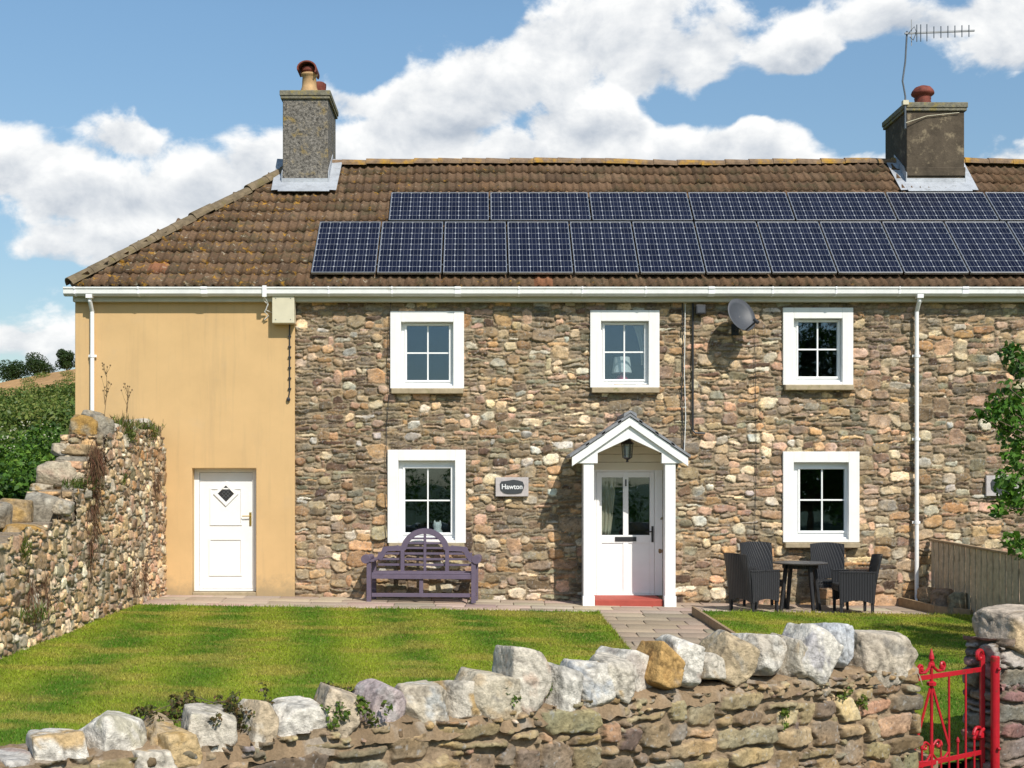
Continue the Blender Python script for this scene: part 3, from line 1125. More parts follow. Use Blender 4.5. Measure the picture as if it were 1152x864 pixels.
def moulding(m, x0, x1, z0, z1, y, w=.022, h=.014):
    m.box(x0, x1, y - h, y, z1 - w, z1)
    m.box(x0, x1, y - h, y, z0, z0 + w)
    m.box(x0, x0 + w, y - h, y, z0 + w, z1 - w)
    m.box(x1 - w, x1, y - h, y, z0 + w, z1 - w)


m = MB()
yd = y0 + .025
moulding(m, wx(236, 21.12), wx(272, 21.12), wz(591, 21.12), wz(549, 21.12), yd)
moulding(m, wx(235, 21.12), wx(272, 21.12), wz(648, 21.12), wz(606, 21.12), yd)
for k in range(1, 6):
    xx = wx(236, 21.12) + .525 * k / 6
    m.box(xx - .002, xx + .002, yd - .003, yd, wz(647, 21.12), wz(607, 21.12))
m.build('door_panels', M['upvc'], sd, bevel=.004)
cz = wz(555.5, 21.12)
m = MB()
r0, r1 = .205, .135
for k in range(4):
    t0, t1 = k * math.pi / 2, (k + 1) * math.pi / 2
    poly = [(cx + r_ * math.cos(t), cz + r_ * math.sin(t)) for r_, t in ((r0, t0), (r0, t1), (r1, t1), (r1, t0))]
    m.prism(poly, yd - .022, yd)
m.build('diamond_frame', M['upvc'], sd, bevel=.003)
MB().prism([(cx + r1 * math.cos(k * math.pi / 2), cz + r1 * math.sin(k * math.pi / 2)) for k in range(4)], yd - .008, yd - .002).build('diamond_pane', M['rubber'], sd)
m = MB()
for a in (-.045, 0, .045):
    for s in (1, -1):
        q = (r1 - abs(a) * 1.2) / 1.42
        c0 = Vector((cx + a * s * .7, yd - .009, cz + a * .7))
        dv = Vector((s, 0, -1)).normalized() * q * .9
        m.bar(c0 - dv, c0 + dv, .006, .004, up=(0, 1, 0))
m.build('leading', M['alu'], sd)
hx, hz = wx(281.3, 21.1), wz(584, 21.1)
m = MB().box(hx - .018, hx + .018, yd - .012, yd - .0, hz - .11, hz + .11)
m.tube([(hx, yd, hz + .05), (hx, yd - .05, hz + .05), (hx - .13, yd - .055, hz + .05)], .009, 8)
m.build('handle', M['brass'], sd)

# --- porch
porch_y = -.87
m = MB()
pzb = g(2.3, -.9) - .01
hgt = 2.20
for xx in (1.645, 2.92):
    m.box(xx, xx + .165, porch_y, porch_y + .15, pzb + .0, hgt)
    m.box(xx - .012, xx + .177, porch_y - .012, porch_y + .162, pzb, pzb + .17)
por = m.build('porch', M['upvc'], house, bevel=.006)
WOFF[por.name] = off(house)
for xx in (1.685, 3.005):
    MB().box(xx, xx + .04, porch_y + .15, -.035, pzb, 2.26).build('side_panel', M['upvc_panel'], por, bevel=.003)
pc = (1.645 + 3.085) / 2
ap = 2.93          # apex of the slates
sl = (ap - 2.28) / .93
m = MB()
m.prism([(pc - .83, 2.17), (pc - .50, 2.17), (pc - .50, 2.33), (pc, 2.56), (pc + .50, 2.33), (pc + .50, 2.17), (pc + .83, 2.17), (pc + .80, ap - .16 - .80 * sl), (pc, ap - .16), (pc - .80, ap - .16 - .80 * sl)], porch_y - .025, porch_y + .06)
m.build('gable_board', M['upvc'], por, bevel=.004)
for s in (-1, 1):
    m = MB()
    m.prism([(pc, ap - .035), (pc + s * .905, ap - .035 - .905 * sl), (pc + s * .905, ap - .175 - .905 * sl), (pc, ap - .175)], porch_y - .075, porch_y - .028)
    m.build('barge_board', M['upvc'], por, bevel=.004)
    m = MB()
    # three overlapping courses of slate
    for k in range(4):
        a0, a1 = .94 - k * .25, .94 - (k + 1) * .25 - .05
        a1 = max(a1, 0)
        m.add([(pc + s * a0, y, ap - a0 * sl + t) for y in (porch_y - .10, -.01) for t in (0.03, -.014)] +
              [(pc + s * a1, y, ap - a1 * sl + t - .012) for y in (porch_y - .10, -.01) for t in (0.03, -.014)],
              [(0, 2, 6, 4), (1, 5, 7, 3), (0, 1, 3, 2), (4, 6, 7, 5), (0, 4, 5, 1), (2, 3, 7, 6)])
    m.build('porch_roof', M['slate'], por)
    m = MB()
    m.add([(pc + s * .92, y, ap - .92 * sl + t) for y in (porch_y + .0, -.03) for t in (-.02, -.045)] +
          [(pc, y, ap + t) for y in (porch_y + .0, -.03) for t in (-.02, -.045)],
          [(0, 2, 6, 4), (1, 5, 7, 3), (0, 1, 3, 2), (4, 6, 7, 5), (0, 4, 5, 1), (2, 3, 7, 6)])
    m.build('porch_ceiling', M['cream'], por)
m = MB()
m.prism([(pc - .10, ap - .045), (pc, ap + .03), (pc + .10, ap - .045), (pc + .10, ap - .005), (pc + .09, ap + .02), (pc, ap + .065), (pc - .09, ap + .02), (pc - .10, ap - .005)], porch_y - .11, -.01)
m.build('porch_ridge', M['slate'], por)
m = MB()
for k in range(6):
    z0 = 2.075 + k * .13
    hw = min(.64, max(.02, (ap - .06 - z0 - .125) / sl))
    m.box(pc - hw, pc + hw, -.075, -.05, z0, z0 + .125)
m.build('boarding', M['cream'], por, bevel=.006)
MB().box(1.83, 2.90, porch_y + .06, -.02, pzb - .02, .035).build('door_step', M['redstep'], por, bevel=.015)

# --- front door
yd = -.03
m = MB()
fx0, fx1 = wx(665, 20.97), wx(739.5, 20.97)
lx0, lx1 = wx(671, 20.97), wx(736, 20.97)
z0, z1 = .05, wz(531, 20.97)
m.box(fx0 - .12, lx0 - .004, yd - .02, yd + .09, .036, z1 + .06)
m.box(lx1 + .004, fx1 + .08, yd - .02, yd + .09, .036, z1 + .06)
m.box(lx0 - .004, lx1 + .004, yd - .02, yd + .09, z1 + .004, z1 + .06)
m.box(lx0 - .004, lx1 + .004, yd - .03, yd + .09, .036, .055)
fr = m.build('door_frame', M['upvc'], house, bevel=.004)
a0, a1, b0, b1 = wx(677, 20.97), wx(701, 20.97), wx(707, 20.97), wx(731, 20.97)
zt, zm = wz(537, 20.97), wz(602, 20.97)
m = MB()
y1 = yd + .055
zl0, zl1 = wz(667, 20.97), wz(611, 20.97)
m.box(lx0, a0, yd, y1, z0 + .01, z1)
m.box(b1, lx1, yd, y1, z0 + .01, z1)
m.box(a1, b0, yd, y1, z0 + .01, z1)
for p, q in ((a0, a1), (b0, b1)):
    m.box(p, q, yd, y1, zt, z1)
    m.box(p, q, yd, y1, zl1, zm)
    m.box(p, q, yd + .014, y1, zl0, zl1)
    m.box(p, q, yd, y1, z0 + .01, zl0)
fd = m.build('front_door', M['upvc'], house, bevel=.004)
WOFF[fd.name] = off(house)
m = MB()
for p, q in ((a0, a1), (b0, b1)):
    m.box(p, q, yd + .025, yd + .035, zm, zt)
m.build('pane', M['glass'], fd)
MB().box(wx(692, 20.95), wx(716, 20.95), yd - .014, yd - .0, wz(609, 20.95), wz(604, 20.95)).build('letter_plate', M['black'], fd, bevel=.003)
hx = wx(734.2, 20.95)
m = MB().box(hx - .017, hx + .017, yd - .012, yd, wz(610, 20.95), wz(592, 20.95))
m.tube([(hx, yd, wz(598)), (hx, yd - .05, wz(598)), (hx - .12, yd - .055, wz(598))], .009, 8)
m.build('handle', M['black'], fd)


def text(name, s, size, loc, ml, parent=None, extr=.002, offs=0, rx=90, xs=1):
    cu = bpy.data.curves.new(name, 'FONT')
    cu.body = s
    cu.size = size
    cu.extrude = extr
    cu.offset = offs
    cu.align_x = 'CENTER'
    cu.align_y = 'CENTER'
    o = bpy.data.objects.new(name, cu)
    COL.objects.link(o)
    o.rotation_euler = (R(rx), 0, 0)
    o.scale = (xs, 1, 1)
    w = off(parent)
    bpy.context.view_layer.update()
    me = bpy.data.meshes.new_from_object(o)
    bpy.data.objects.remove(o)
    o = bpy.data.objects.new(name, me)
    COL.objects.link(o)
    o.rotation_euler = (R(rx), 0, 0)
    o.scale = (xs, 1, 1)
    me.materials.clear()
    me.materials.append(ml)
    o.parent = parent
    o.location = (loc[0] - w[0], loc[1] - w[1], loc[2] - w[2])
    return o


text('door_number', '1', .15, ((a1 + b0) / 2, yd - .004, wz(543.5)), M['black'], fd, offs=.004)
# curtain hanging behind the left light
cu_root = None
m = MB()
vs, fs = [], []
nx, nz = 26, 8
for j in range(nz + 1):
    for i in range(nx + 1):
        u, v = i / nx, j / nz
        wd = .27 - .09 * (1 - v) ** 1.4
        x = a0 - .03 + u * wd
        vs.append((x, yd + .11 + .018 * math.sin(u * 22 + v * .8), zm - .03 + v * (zt - zm + .06)))
for j in range(nz):
    for i in range(nx):
        q = j * (nx + 1) + i
        fs.append((q, q + 1, q + nx + 2, q + nx + 1))
cur = m.add(vs, fs).build('curtain', M['fabric'], None, smooth=True)
so = cur.modifiers.new('Solidify', 'SOLIDIFY')
so.thickness = .004
tag(cur, 'cream curtain drawn to one side behind the glass of the front door', 'curtain')

# --- things seen through the windows
ix0, ix1, iz0, iz1, _ = wins['um']
lx = wx(700, 21.3)
lampz = iz0 + .0
t = thing('table_lamp', 'table lamp with white shade and pink base behind an upstairs window', 'lamp', (lx, .36, lampz))
MB().lathe([(.05, .0), (.09, .03), (.11, .10), (.08, .17), (.02, .20), (.02, .30)], (lx, .36, lampz), 18).build('base', M['pink'], t, smooth=True)
m = MB().lathe([(.165, .23), (.13, .49)], (lx, .36, lampz), 24)
m.build('lamp_shade', M['lampshade'], t, smooth=False)
m = MB()
vs, fs = [], []
for j in range(9):
    for i in range(13):
        u, v = i / 12, j / 8
        x = ix1 + .02 - u * (.10 + .16 * v * v)
        vs.append((x, .25 + .015 * math.sin(u * 19), iz0 + .35 + v * (iz1 - iz0 - .33)))
for j in range(8):
    for i in range(12):
        q = j * 13 + i
        fs.append((q, q + 1, q + 14, q + 13))
c2 = m.add(vs, fs).build('curtain', M['fabric'], None, smooth=True)
c2.modifiers.new('Solidify', 'SOLIDIFY').thickness = .004
tag(c2, 'pale curtain tied back behind the upstairs window with the lamp', 'curtain')
ix0, ix1, iz0, iz1, _ = wins['ll']
cx, cz = wx(492, 21.25), iz0 + .02
t = thing('owl_ornament', 'small white animal ornament on the sill behind the downstairs window', 'ornament', (cx, .28, cz))
MB().lathe([(.05, 0), (.085, .03), (.09, .10), (.06, .16), (.072, .20), (.07, .24), (.03, .27)], (cx, .28, cz), 16).build('body', M['lampshade'], t, smooth=True)
for s in (-1, 1):
    MB().lathe([(.022, 0), (.018, .03), (.003, .06)], (cx + s * .045, .28, cz + .24), 8).build('ear', M['lampshade'], t, smooth=True)
# window boards the things stand on
for k in ('um', 'll', 'ul', 'ur', 'lr'):
    q = wins[k]
    MB().box(q[0] - .03, q[1] + .03, .14, .5, q[2] - .05, q[2] + (.02 if k == 'll' else 0) - .001).build('window_board', M['white'], q[4])

# ================================================================== FIXTURES ON THE HOUSE
# solar panels
def panel(i, row):
    if row == 0:
        x0 = -2.70 + 1.066 * i
        w, s0, s1, nu, nv = 1.035, (-.10 - EY) / CS, (1.075 - EY) / CS, 6, 9
    else:
        x0 = -1.53 + 1.745 * i
        w, s0, s1, nu, nv = 1.71, (1.12 - EY) / CS, (1.82 - EY) / CS, 10, 6
    return x0, w, s0, s1, nu, nv


def on_roof(x, s, h): return (x, EY + s * CS - h * SN, EZ + s * SN + h * CS)


ORD = ['first', 'second', 'third', 'fourth', 'fifth', 'sixth', 'seventh', 'eighth', 'ninth', 'tenth', 'eleventh', 'twelfth']
RM = Matrix(((1, 0, 0), (0, CS, -SN), (0, SN, CS)))
for row, cnt in ((0, 12), (1, 7)):
    proto = None
    for i in range(cnt):
        x0, w, s0, s1, nu, nv = panel(i, row)
        loc = on_roof(x0, s0, .125)
        lab = ('%s upright solar panel from the left in the lower row' if row == 0 else '%s long solar panel from the left in the upper row') % ORD[i]
        if proto is None:
            t = thing('solar_panel', lab, 'solar panel', (0, 0, 0), 'solar panels on the roof')
            ln = s1 - s0
            fw = .016
            m = MB()
            m.box(0, fw, 0, ln, -.03, .012)
            m.box(w - fw, w, 0, ln, -.03, .012)
            m.box(fw, w - fw, 0, fw, -.03, .012)
            m.box(fw, w - fw, ln - fw, ln, -.03, .012)
            m.build('frame', M['pane_frame'], t, bevel=.002)
            me = bpy.data.meshes.new('cells')
            me.from_pydata([(fw, fw, 0), (w - fw, fw, 0), (w - fw, ln - fw, 0), (fw, ln - fw, 0), (fw, fw, -.02), (w - fw, fw, -.02), (w - fw, ln - fw, -.02), (fw, ln - fw, -.02)], [],
                           [(0, 1, 2, 3), (7, 6, 5, 4)])
            uv = me.uv_layers.new(name='UVMap')
            for li, q in enumerate([(0, 0), (nu, 0), (nu, nv), (0, nv)] * 2):
                uv.data[li].uv = (q[0], q[1])
            new_obj('cells', me, M['solar'], t)
            m = MB()
            for q in (.18 * ln, .8 * ln):
                m.box(.02, w + .03, q, q + .03, -.075, -.032)
            for q in (.12, w - .12):
                m.box(q, q + .03, .12 * ln, .9 * ln, -.12, -.077)
            m.build('mounting_rail', M['alu'], t)
            proto = t
        else:
            t = copy_tree(proto)
            t['label'] = lab
        t.location = loc
        t.rotation_euler = (R(42), 0, 0)

# aerial on the right chimney
mx = wx(1021, 22.9)
yy = 2.02
t = thing('television_aerial', 'tall television aerial on a pole strapped to the right chimney', 'aerial', (mx, yy, 8.35))
ztop = wz(36, 23.0)
m = MB().tube([(mx - .0, yy, 8.2), (mx, yy, 8.78), (mx - .03, yy, 8.95), (mx - .05, yy, 9.05), (mx + .0, yy, 9.4), (mx + .03, yy, ztop + .02)], .017, 8)
m.build('mast', M['alu'], t)
x0, x1 = mx - .02, wx(1096, 23.0)
MB().bar((x0, yy - .03, ztop - .03), (x1, yy - .03, ztop + .02), .028, .028).build('boom', M['alu'], t)
m = MB()
for k in range(9):
    x = mx + .12 + k * .125 if k > 1 else mx + .19 + k * .07
    z = ztop - .03 + .05 * (x - x0) / (x1 - x0)
    hl_ = .16 if k < 3 else .11
    m.tube([(x, yy - .045, z - hl_), (x, yy - .045, z + hl_ * .9)], .009, 6)
m.build('elements', M['alu'], t)
m = MB()
m.bar((mx + .1, yy - .03, ztop - .25), (mx + .1, yy - .03, ztop + .22), .012, .012)
m.tube([(mx + .05, yy - .06, ztop - .02), (mx + .14, yy - .06, ztop + .08), (mx + .18, yy - .06, ztop - .02), (mx + .12, yy - .06, ztop - .16), (mx + .06, yy - .06, ztop - .1)], .008, 6)
m.build('reflector', M['alu'], t)
m = MB().box(mx - .05, mx + .05, yy - .04, 2.08, 8.62, 8.70)
m.tube([(mx, yy - .01, 8.3), (mx + .4, 2.07, 8.44), (mx + .98, 2.07, 8.50)], .006, 6)
m.build('bracket', M['meter'], t)

# satellite dish
cx, cz = wx(832, 20.6), wz(356, 20.6)
t = thing('satellite_dish', 'dark grey mesh satellite dish high on the stone wall', 'satellite dish', (cx, -.1, cz))
m = MB()
vs, fs = [], []
n = 28
rings = [0, .25, .5, .75, 1]
for rr in rings[1:]:
    for k in range(n):
        a = 2 * math.pi * k / n
        vs.append((.265 * rr * math.cos(a), .29 * rr * math.sin(a), .075 * rr * rr))
vs.append((0, 0, 0))
for i in range(3):
    for k in range(n):
        k2 = (k + 1) % n
        fs.append((i * n + k, i * n + k2, (i + 1) * n + k2, (i + 1) * n + k))
for k in range(n): fs.append((len(vs) - 1, (k + 1) % n, k))
m.add(vs, fs)
Md = Matrix.Translation((cx, -.36, cz)) @ Matrix.Rotation(R(28), 4, 'Z') @ Matrix.Rotation(R(68), 4, 'X')
m.xform(Md)
d = m.build('reflector', M['dish'], t, smooth=True)
d.modifiers.new('Solidify', 'SOLIDIFY').thickness = .008
m = MB()
bot = Md @ Vector((0, -.28, .07))
lnb = Md @ Vector((.03, -.25, .30))
m.bar(bot, lnb, .022, .022)
m.tube([lnb + Vector((-.02, .02, .04)), lnb + Vector((.03, -.03, -.02))], .03, 10)
m.build('arm', M['rubber'], t)
m = MB().tube([(cx, -.36, cz), (cx, -.25, cz - .05), (cx, -.25, cz - .18), (cx, -.03, cz - .18)], .018, 8)
m.box(cx - .06, cx + .06, -.05, -.03, cz - .26, cz - .08)
m.build('bracket', M['rubber'], t)

# meter box, cable and broken lamp bracket on the yellow wall
x0, x1, z0, z1 = wx(306.5, 20.8), wx(331.5, 20.8), wz(364, 20.8), wz(332, 20.8)
t = thing('junction_box', 'cream electrical box under the gutter at the edge of the yellow wall', 'electrical box', (x0, -.05, z0))
MB().box(x0, x1, -.25, -.052, z0, z1).build('case', M['meter'], t, bevel=.012)
m = MB()
for a, b in ((.06, .06), (.06, .40), (.30, .06), (.30, .40)):
    m.lathe([(.008, 0), (.008, .006)], (0, 0, 0), 8)
    m.xform(Matrix.Translation((x0 + a, -.25, z0 + b)) @ Matrix.Rotation(R(90), 4, 'X'), len(m.v) - 16)
m.build('screws', M['alu'], t)
cx = wx(325.5, 20.9)
m = MB().tube([(cx, -.068, z0), (cx, -.068, wz(440, 20.9)), (cx - .02, -.068, wz(449, 20.9))], .011, 8)
for k in range(6):
    zz = z0 - .2 - k * .17
    m.box(cx - .025, cx + .025, -.084, -.052, zz, zz + .02)
m.lathe([(.028, 0), (.034, .03), (.02, .06)], (cx - .02, -.072, wz(449, 20.9) - .03), 10)
m.build('cable', M['rubber'], t)
cx = wx(299, 20.8)
t = thing('cable_bracket', 'white bracket with hanging cable ends beside the cream box', 'bracket', (cx, -.05, wz(345, 20.8)))
MB().box(cx - .035, cx + .035, -.345, -.33, wz(334, 20.65), wz(321, 20.65)).build('clip', M['upvc'], t, bevel=.006)
m = MB().tube([(cx, -.33, wz(334, 20.7)), (cx - .03, -.25, wz(340)), (cx + .04, -.2, wz(344)), (cx - .02, -.18, wz(352)), (cx + .03, -.12, wz(356)), (cx - .04, -.1, wz(360))], .009, 6)
m.tube([(cx, -.33, wz(334, 20.7)), (cx + .04, -.22, wz(343)), (cx + .0, -.2, wz(350)), (cx + .08, -.06, wz(352))], .008, 6)
m.build('cable_ends', M['gutter'], t)
# security light
cx, cz = wx(789, 20.8), wz(348, 20.8)
t = thing('security_light', 'small black floodlight on the stone wall near the dish', 'floodlight', (cx, -.05, cz))
m = MB().box(cx - .08, cx + .08, -.17, -.09, cz - .07, cz + .08)
m.build('lamp_head', M['black'], t, bevel=.008)
MB().box(cx - .06, cx + .06, -.178, -.172, cz - .05, cz + .055).build('lens', M['dish'], t)
MB().tube([(cx, -.1, cz - .03), (cx, -.05, cz - .08), (cx, -.02, cz - .08)], .02, 8).build('bracket', M['black'], t)

# porch lantern
cx, cz, ly = pc - .01, wz(520, 20.35), -.65
t = thing('porch_lantern', 'black iron lantern hanging inside the white porch', 'lantern', (cx, ly, cz))
k_ = cz
MB().lathe([(.012, 0), (.025, .015), (.012, .035), (.05, .055), (.075, .075)], (cx, ly, k_), 8).build('base', M['black'], t)
m = MB()
for k in range(6):
    a = k * math.pi / 3
    m.bar((cx + .07 * math.cos(a), ly + .07 * math.sin(a), k_ + .07), (cx + .088 * math.cos(a), ly + .088 * math.sin(a), k_ + .29), .012, .012)
m.build('cage', M['black'], t)
MB().lathe([(.062, .075), (.079, .288)], (cx, ly, k_), 6).build('glass', M['glass'], t)
MB().lathe([(.11, .285), (.095, .31), (.05, .36), (.022, .385), (.012, .41), (.012, .44)], (cx, ly, k_), 8).build('hood', M['black'], t)

# name plaques
def plaque(px0, px1, py0, py1, word, label, size):
    x0, x1, z0, z1 = wx(px0), wx(px1), wz(py1), wz(py0)
    t = thing('name_plaque', label, 'name plaque', (x0, -.03, z0))
    MB().box(x0, x1, -.085, -.03, z0, z1).build('backing', M['plaque'], t, bevel=.006)
    cx, cz = (x0 + x1) / 2, (z0 + z1) / 2
    w, h = (x1 - x0) * .37, (z1 - z0) * .36
    poly = [(-1, .45), (-.88, .8), (-.3, .92), (.1, 1.05), (.5, .95), (.88, .75), (1, .2), (.93, -.35), (.78, -.85), (.3, -1), (-.4, -1), (-.7, -.85), (-.95, -.4)]
    MB().prism([(cx + a * w, cz + b * h) for a, b in poly], -.096, -.086).build('panel', M['plaque_dark'], t)
    text('lettering', word, size, (cx + .0, -.1, cz), M['letter'], t, offs=.002, xs=.92)
    return t


plaque(557.5, 594.5, 537, 558.5, 'Hawton', 'pale slate plaque lettered Hawton to the left of the porch', .115)
t = plaque(1109, 1146, 535, 558, 'Co', 'pale slate plaque half hidden by leaves at the right end of the wall', .13)


# ================================================================== GROUND
def grid_sheet(name, xs, ys, zf, ml, colf, kind='structure', keep=None):
    X, Y = np.meshgrid(xs, ys)
    Z = zf(X, Y)
    V = np.stack([X, Y, Z], -1).reshape(-1, 3)
    idx = np.arange(X.size).reshape(X.shape)
    Q = np.stack([idx[:-1, :-1], idx[:-1, 1:], idx[1:, 1:], idx[1:, :-1]], -1).reshape(-1, 4)
    if keep is not None:
        kp = keep(X[:-1, :-1], Y[:-1, :-1]).ravel()
        Q = Q[kp]
    o = np_mesh(name, V, Q, ml, None, True, colf(X, Y).reshape(-1, 3))
    o['kind'] = kind
    return o


def hill(X, Y):
    d = Y + 21
    z = np.interp(d, [55, 90, 150, 230, 262, 365, 420, 900], [0, 5.6, 11.5, 17.6, 20.8, 32.5, 34, 22])
    s = np.clip((d - 60) / 200, 0, 1)
    tilt = np.clip(.19 * (X + .342 * d), -9, 11) * s
    return z + tilt + 1.6 * s * (fbm(X / 45, Y / 45, 61, 3) - .5)


def ground_z(X, Y):
    near = -.03 - .016 * np.clip(X, -8, 9) + .012 * np.clip(Y + 1.8, -14, 0) - .14
    side = (X - WA[0]) * WN_[0] + (Y - WA[1]) * WN_[1]
    road = np.clip((side + .3) / .3, 0, 1)
    return near * (1 - road) + (-.42) * road + hill(X, Y)


def ground_c(X, Y):
    f = fbm(X / 9, Y / 9, 71, 4)[..., None]
    c = np.array([.05, .075, .014]) * (.6 + .8 * f) + np.array([.03, .02, 0]) * np.clip(f - .5, 0, 1)
    # a dry stubble field on the brow of the hill
    yb = Y + 21 + 26 * (fbm(X / 25, Y / 60, 72, 3) - .5)
    fld = ((yb > 258) & (yb < 372))[..., None]
    dry = np.array([.40, .235, .10]) * (.75 + .5 * fbm(X / 6, Y / 14, 73, 4)[..., None])
    mid = ((yb > 190) & (yb <= 258) & (fbm(X / 25, Y / 12, 75, 3) > .5))[..., None]
    c = np.where(fld, dry, c)
    c = np.where(mid, np.array([.13, .15, .035]) * (.7 + .6 * f), c)
    return c


xs = np.concatenate([np.linspace(-4000, -260, 30)[:-1], np.linspace(-260, -12, 110)[:-1], np.linspace(-12, 14, 60)[:-1], np.linspace(14, 120, 30)[:-1], np.linspace(120, 4000, 25)])
ys = np.concatenate([np.linspace(-4000, -80, 22)[:-1], np.linspace(-80, -26, 20)[:-1], np.linspace(-26, 10, 100)[:-1], np.linspace(10, 420, 150)[:-1], np.linspace(420, 5000, 30)])
grid_sheet('ground', xs, ys, ground_z, M['soil'], ground_c)


# road outside the wall, where the photographer stands
q = [(-40, -46), (60, 17), (64, 10.5), (-36, -52.5)]
a = MB()
c0 = Vector((WA[0], WA[1], 0)) + Vector((WN_[0], WN_[1], 0)) * 1.6
u, n_ = Vector((WU_[0], WU_[1], 0)), Vector((WN_[0], WN_[1], 0))
a.add([c0 - u * 60 + Vector((0, 0, -.41)), c0 + u * 70 + Vector((0, 0, -.41)), c0 + u * 70 + n_ * 5 + Vector((0, 0, -.41)), c0 - u * 60 + n_ * 5 + Vector((0, 0, -.41))], [(0, 1, 2, 3)])
a.build('road', M['road'])['kind'] = 'structure'


# slabs
def slabs(name, x0, x1, y0, y1, rows, seed, zoff=0, along='x', wmin=.5, wmax=.8, colr=(.40, .315, .24)):
    rng = np.random.default_rng(seed)
    V, Q, C = [], [], []
    ys = np.linspace(y0, y1, rows + 1)
    for r_ in range(rows):
        x = x0 - (.35 if r_ % 2 else 0) - rng.uniform(0, .12)
        while x < x1:
            w = rng.uniform(wmin, wmax)
            a, b = max(x, x0) + .006, min(x + w, x1) - .006
            if b - a > .04:
                c = np.array(colr) * rng.uniform(.78, 1.15) * (1 + rng.normal(0, .03, 3))
                yb, yt = ys[r_] + .006, ys[r_ + 1] - .006
                dz = rng.normal(0, .003)
                k = len(V)
                bx = .008
                for (zz, ins) in ((-.05, 0), (-.006, 0), (0, bx)):
                    for (xx, yy) in ((a + ins, yb + ins), (b - ins, yb + ins), (b - ins, yt - ins), (a + ins, yt - ins)):
                        V.append((xx, yy, g(xx, yy) + zoff + zz + dz))
                        C.append(c)
                for l in (0, 4):
                    for e in range(4):
                        f = (e + 1) % 4
                        Q.append((k + l + e, k + l + f, k + l + 4 + f, k + l + 4 + e))
                Q.append((k + 8, k + 9, k + 10, k + 11))
            x += w
    o = np_mesh(name, V, Q, M['slab'], None, False, np.array(C))
    o['kind'] = 'structure'
    return o


slabs('terrace', -5.09, 7.3, YT, -.002, 4, 4, 0, wmin=.45, wmax=.75, colr=(.41, .325, .25))
slabs('path', PX0, PX1, -13.2, YT - .012, 25, 5, -.004, wmin=.5, wmax=.75, colr=(.34, .265, .195))
# dark sand between the slabs
m = MB()
for (x0, x1, y0, y1) in ((-5.09, 7.3, YT, 0), (PX0, PX1, -13.2, YT)):
    m.add([(x, y, g(x, y) - .022) for x, y in ((x0, y0), (x1, y0), (x1, y1), (x0, y1))], [(0, 1, 2, 3)])
m.build('joint_sand', mat('joint sand', (.10, .08, .06), .95, .3, 20))['kind'] = 'structure'


def inside(X, Y, d=.35):
    return ((X - WA[0]) * WN_[0] + (Y - WA[1]) * WN_[1]) < -d


def lawn_col(X, Y):
    s = fbm(X * .55 + 3, Y * .55, 81, 4)
    # mowing runs: bands along the cutter's way
    u = X + .13 * Y
    stripe = .5 + .5 * np.sin(u * 2 * math.pi / 1.15 + 1.2 * fbm(X * .4, Y * .4, 82, 2))
    dry = np.clip((fbm(X * 1.5, Y * 2.4, 83, 4) - .46) * 5, 0, 1)
    g1 = np.array([.095, .195, .013])
    g2 = np.array([.285, .335, .027])
    g3 = np.array([.43, .34, .075])
    w = np.clip(.44 + .9 * (s - .5) + .8 * (stripe - .5) + .35 * (fbm(X * 3.3, Y * 2.2, 88, 3) - .5), 0, 1)[..., None]
    c = g1 * (1 - w) + g2 * w
    c = c * (1 - .6 * dry[..., None]) + g3 * (.6 * dry[..., None])
    return c


def lawn(name, x0, x1, y0, y1, zo):
    xs = np.arange(x0, x1 + .01, .06)
    xs[-1] = x1
    ys = np.arange(y0, y1 + .01, .06)
    ys[-1] = y1
    def zf(X, Y): return -.03 - .016 * X + .012 * np.minimum(0, Y + 1.8) + zo + .035 * (fbm(X * .8, Y * .8, 84, 3) - .5) * np.clip((y1 - Y) / .6, 0, 1)
    return grid_sheet(name, xs, ys, zf, M['soil'], lambda X, Y: lawn_col(X, Y) * .7, keep=lambda X, Y: inside(X, Y, .15)), zf


rngl = np.random.default_rng(9)


def blades(name, x0, x1, y0, y1, zf, n, label):
    X = rngl.uniform(x0, x1, n)
    Y = rngl.uniform(y0, y1, n)
    k = inside(X, Y, .45) & (Y < y1)
    X, Y = X[k], Y[k]
    n = len(X)
    Z = zf(X, Y)
    tall = .6 + .8 * fbm(X * 2.5, Y * 2.5, 87, 3)
    near = np.clip((Y + 21) / 14, .5, 1.2)
    h = rngl.uniform(.010, .024, n) * tall
    h = np.where(rngl.random(n) < .02, h * 1.6, h)
    edge = np.minimum(np.minimum(X - x0, x1 - X), y1 - Y)
    h = np.where(edge < .07 * rngl.random(n), h * 2.0, h)
    an = rngl.uniform(0, math.pi, n)
    w = rngl.uniform(.004, .008, n) * near
    lean = rngl.normal(0, .6, (n, 2)) * h[:, None]
    dx, dy = np.cos(an) * w, np.sin(an) * w
    V = np.stack([np.stack([X - dx, Y - dy, Z - .004], 1), np.stack([X + dx, Y + dy, Z - .004], 1), np.stack([X + lean[:, 0], Y + lean[:, 1], Z + h], 1)], 1).reshape(-1, 3)
    c = lawn_col(X, Y) * rngl.uniform(.6, 1.4, n)[:, None]
    dry = rngl.random(n) < .10
    c[dry] = np.array([.30, .25, .07]) * rngl.uniform(.7, 1.2, dry.sum())[:, None]
    C = np.repeat(c, 3, 0)
    o = np_mesh(name, V, np.arange(3 * n).reshape(n, 3), M['blade'], None, False, C)
    tag(o, label, 'grass', kind='stuff')


_, zf = lawn('lawn', -5.12, PX0 - .01, -16, YT - .01, .0)
blades('grass', -5.12, PX0 + .02, -15, YT + .02, zf, 330000, 'short mown grass of the left lawn')
_, zf2 = lawn('lawn', PX1 + .05, 8.2, -12.5, YT - .09, .05)
blades('grass', PX1 + .05, 8.2, -12, YT - .07, zf2, 150000, 'short mown grass of the right lawn')

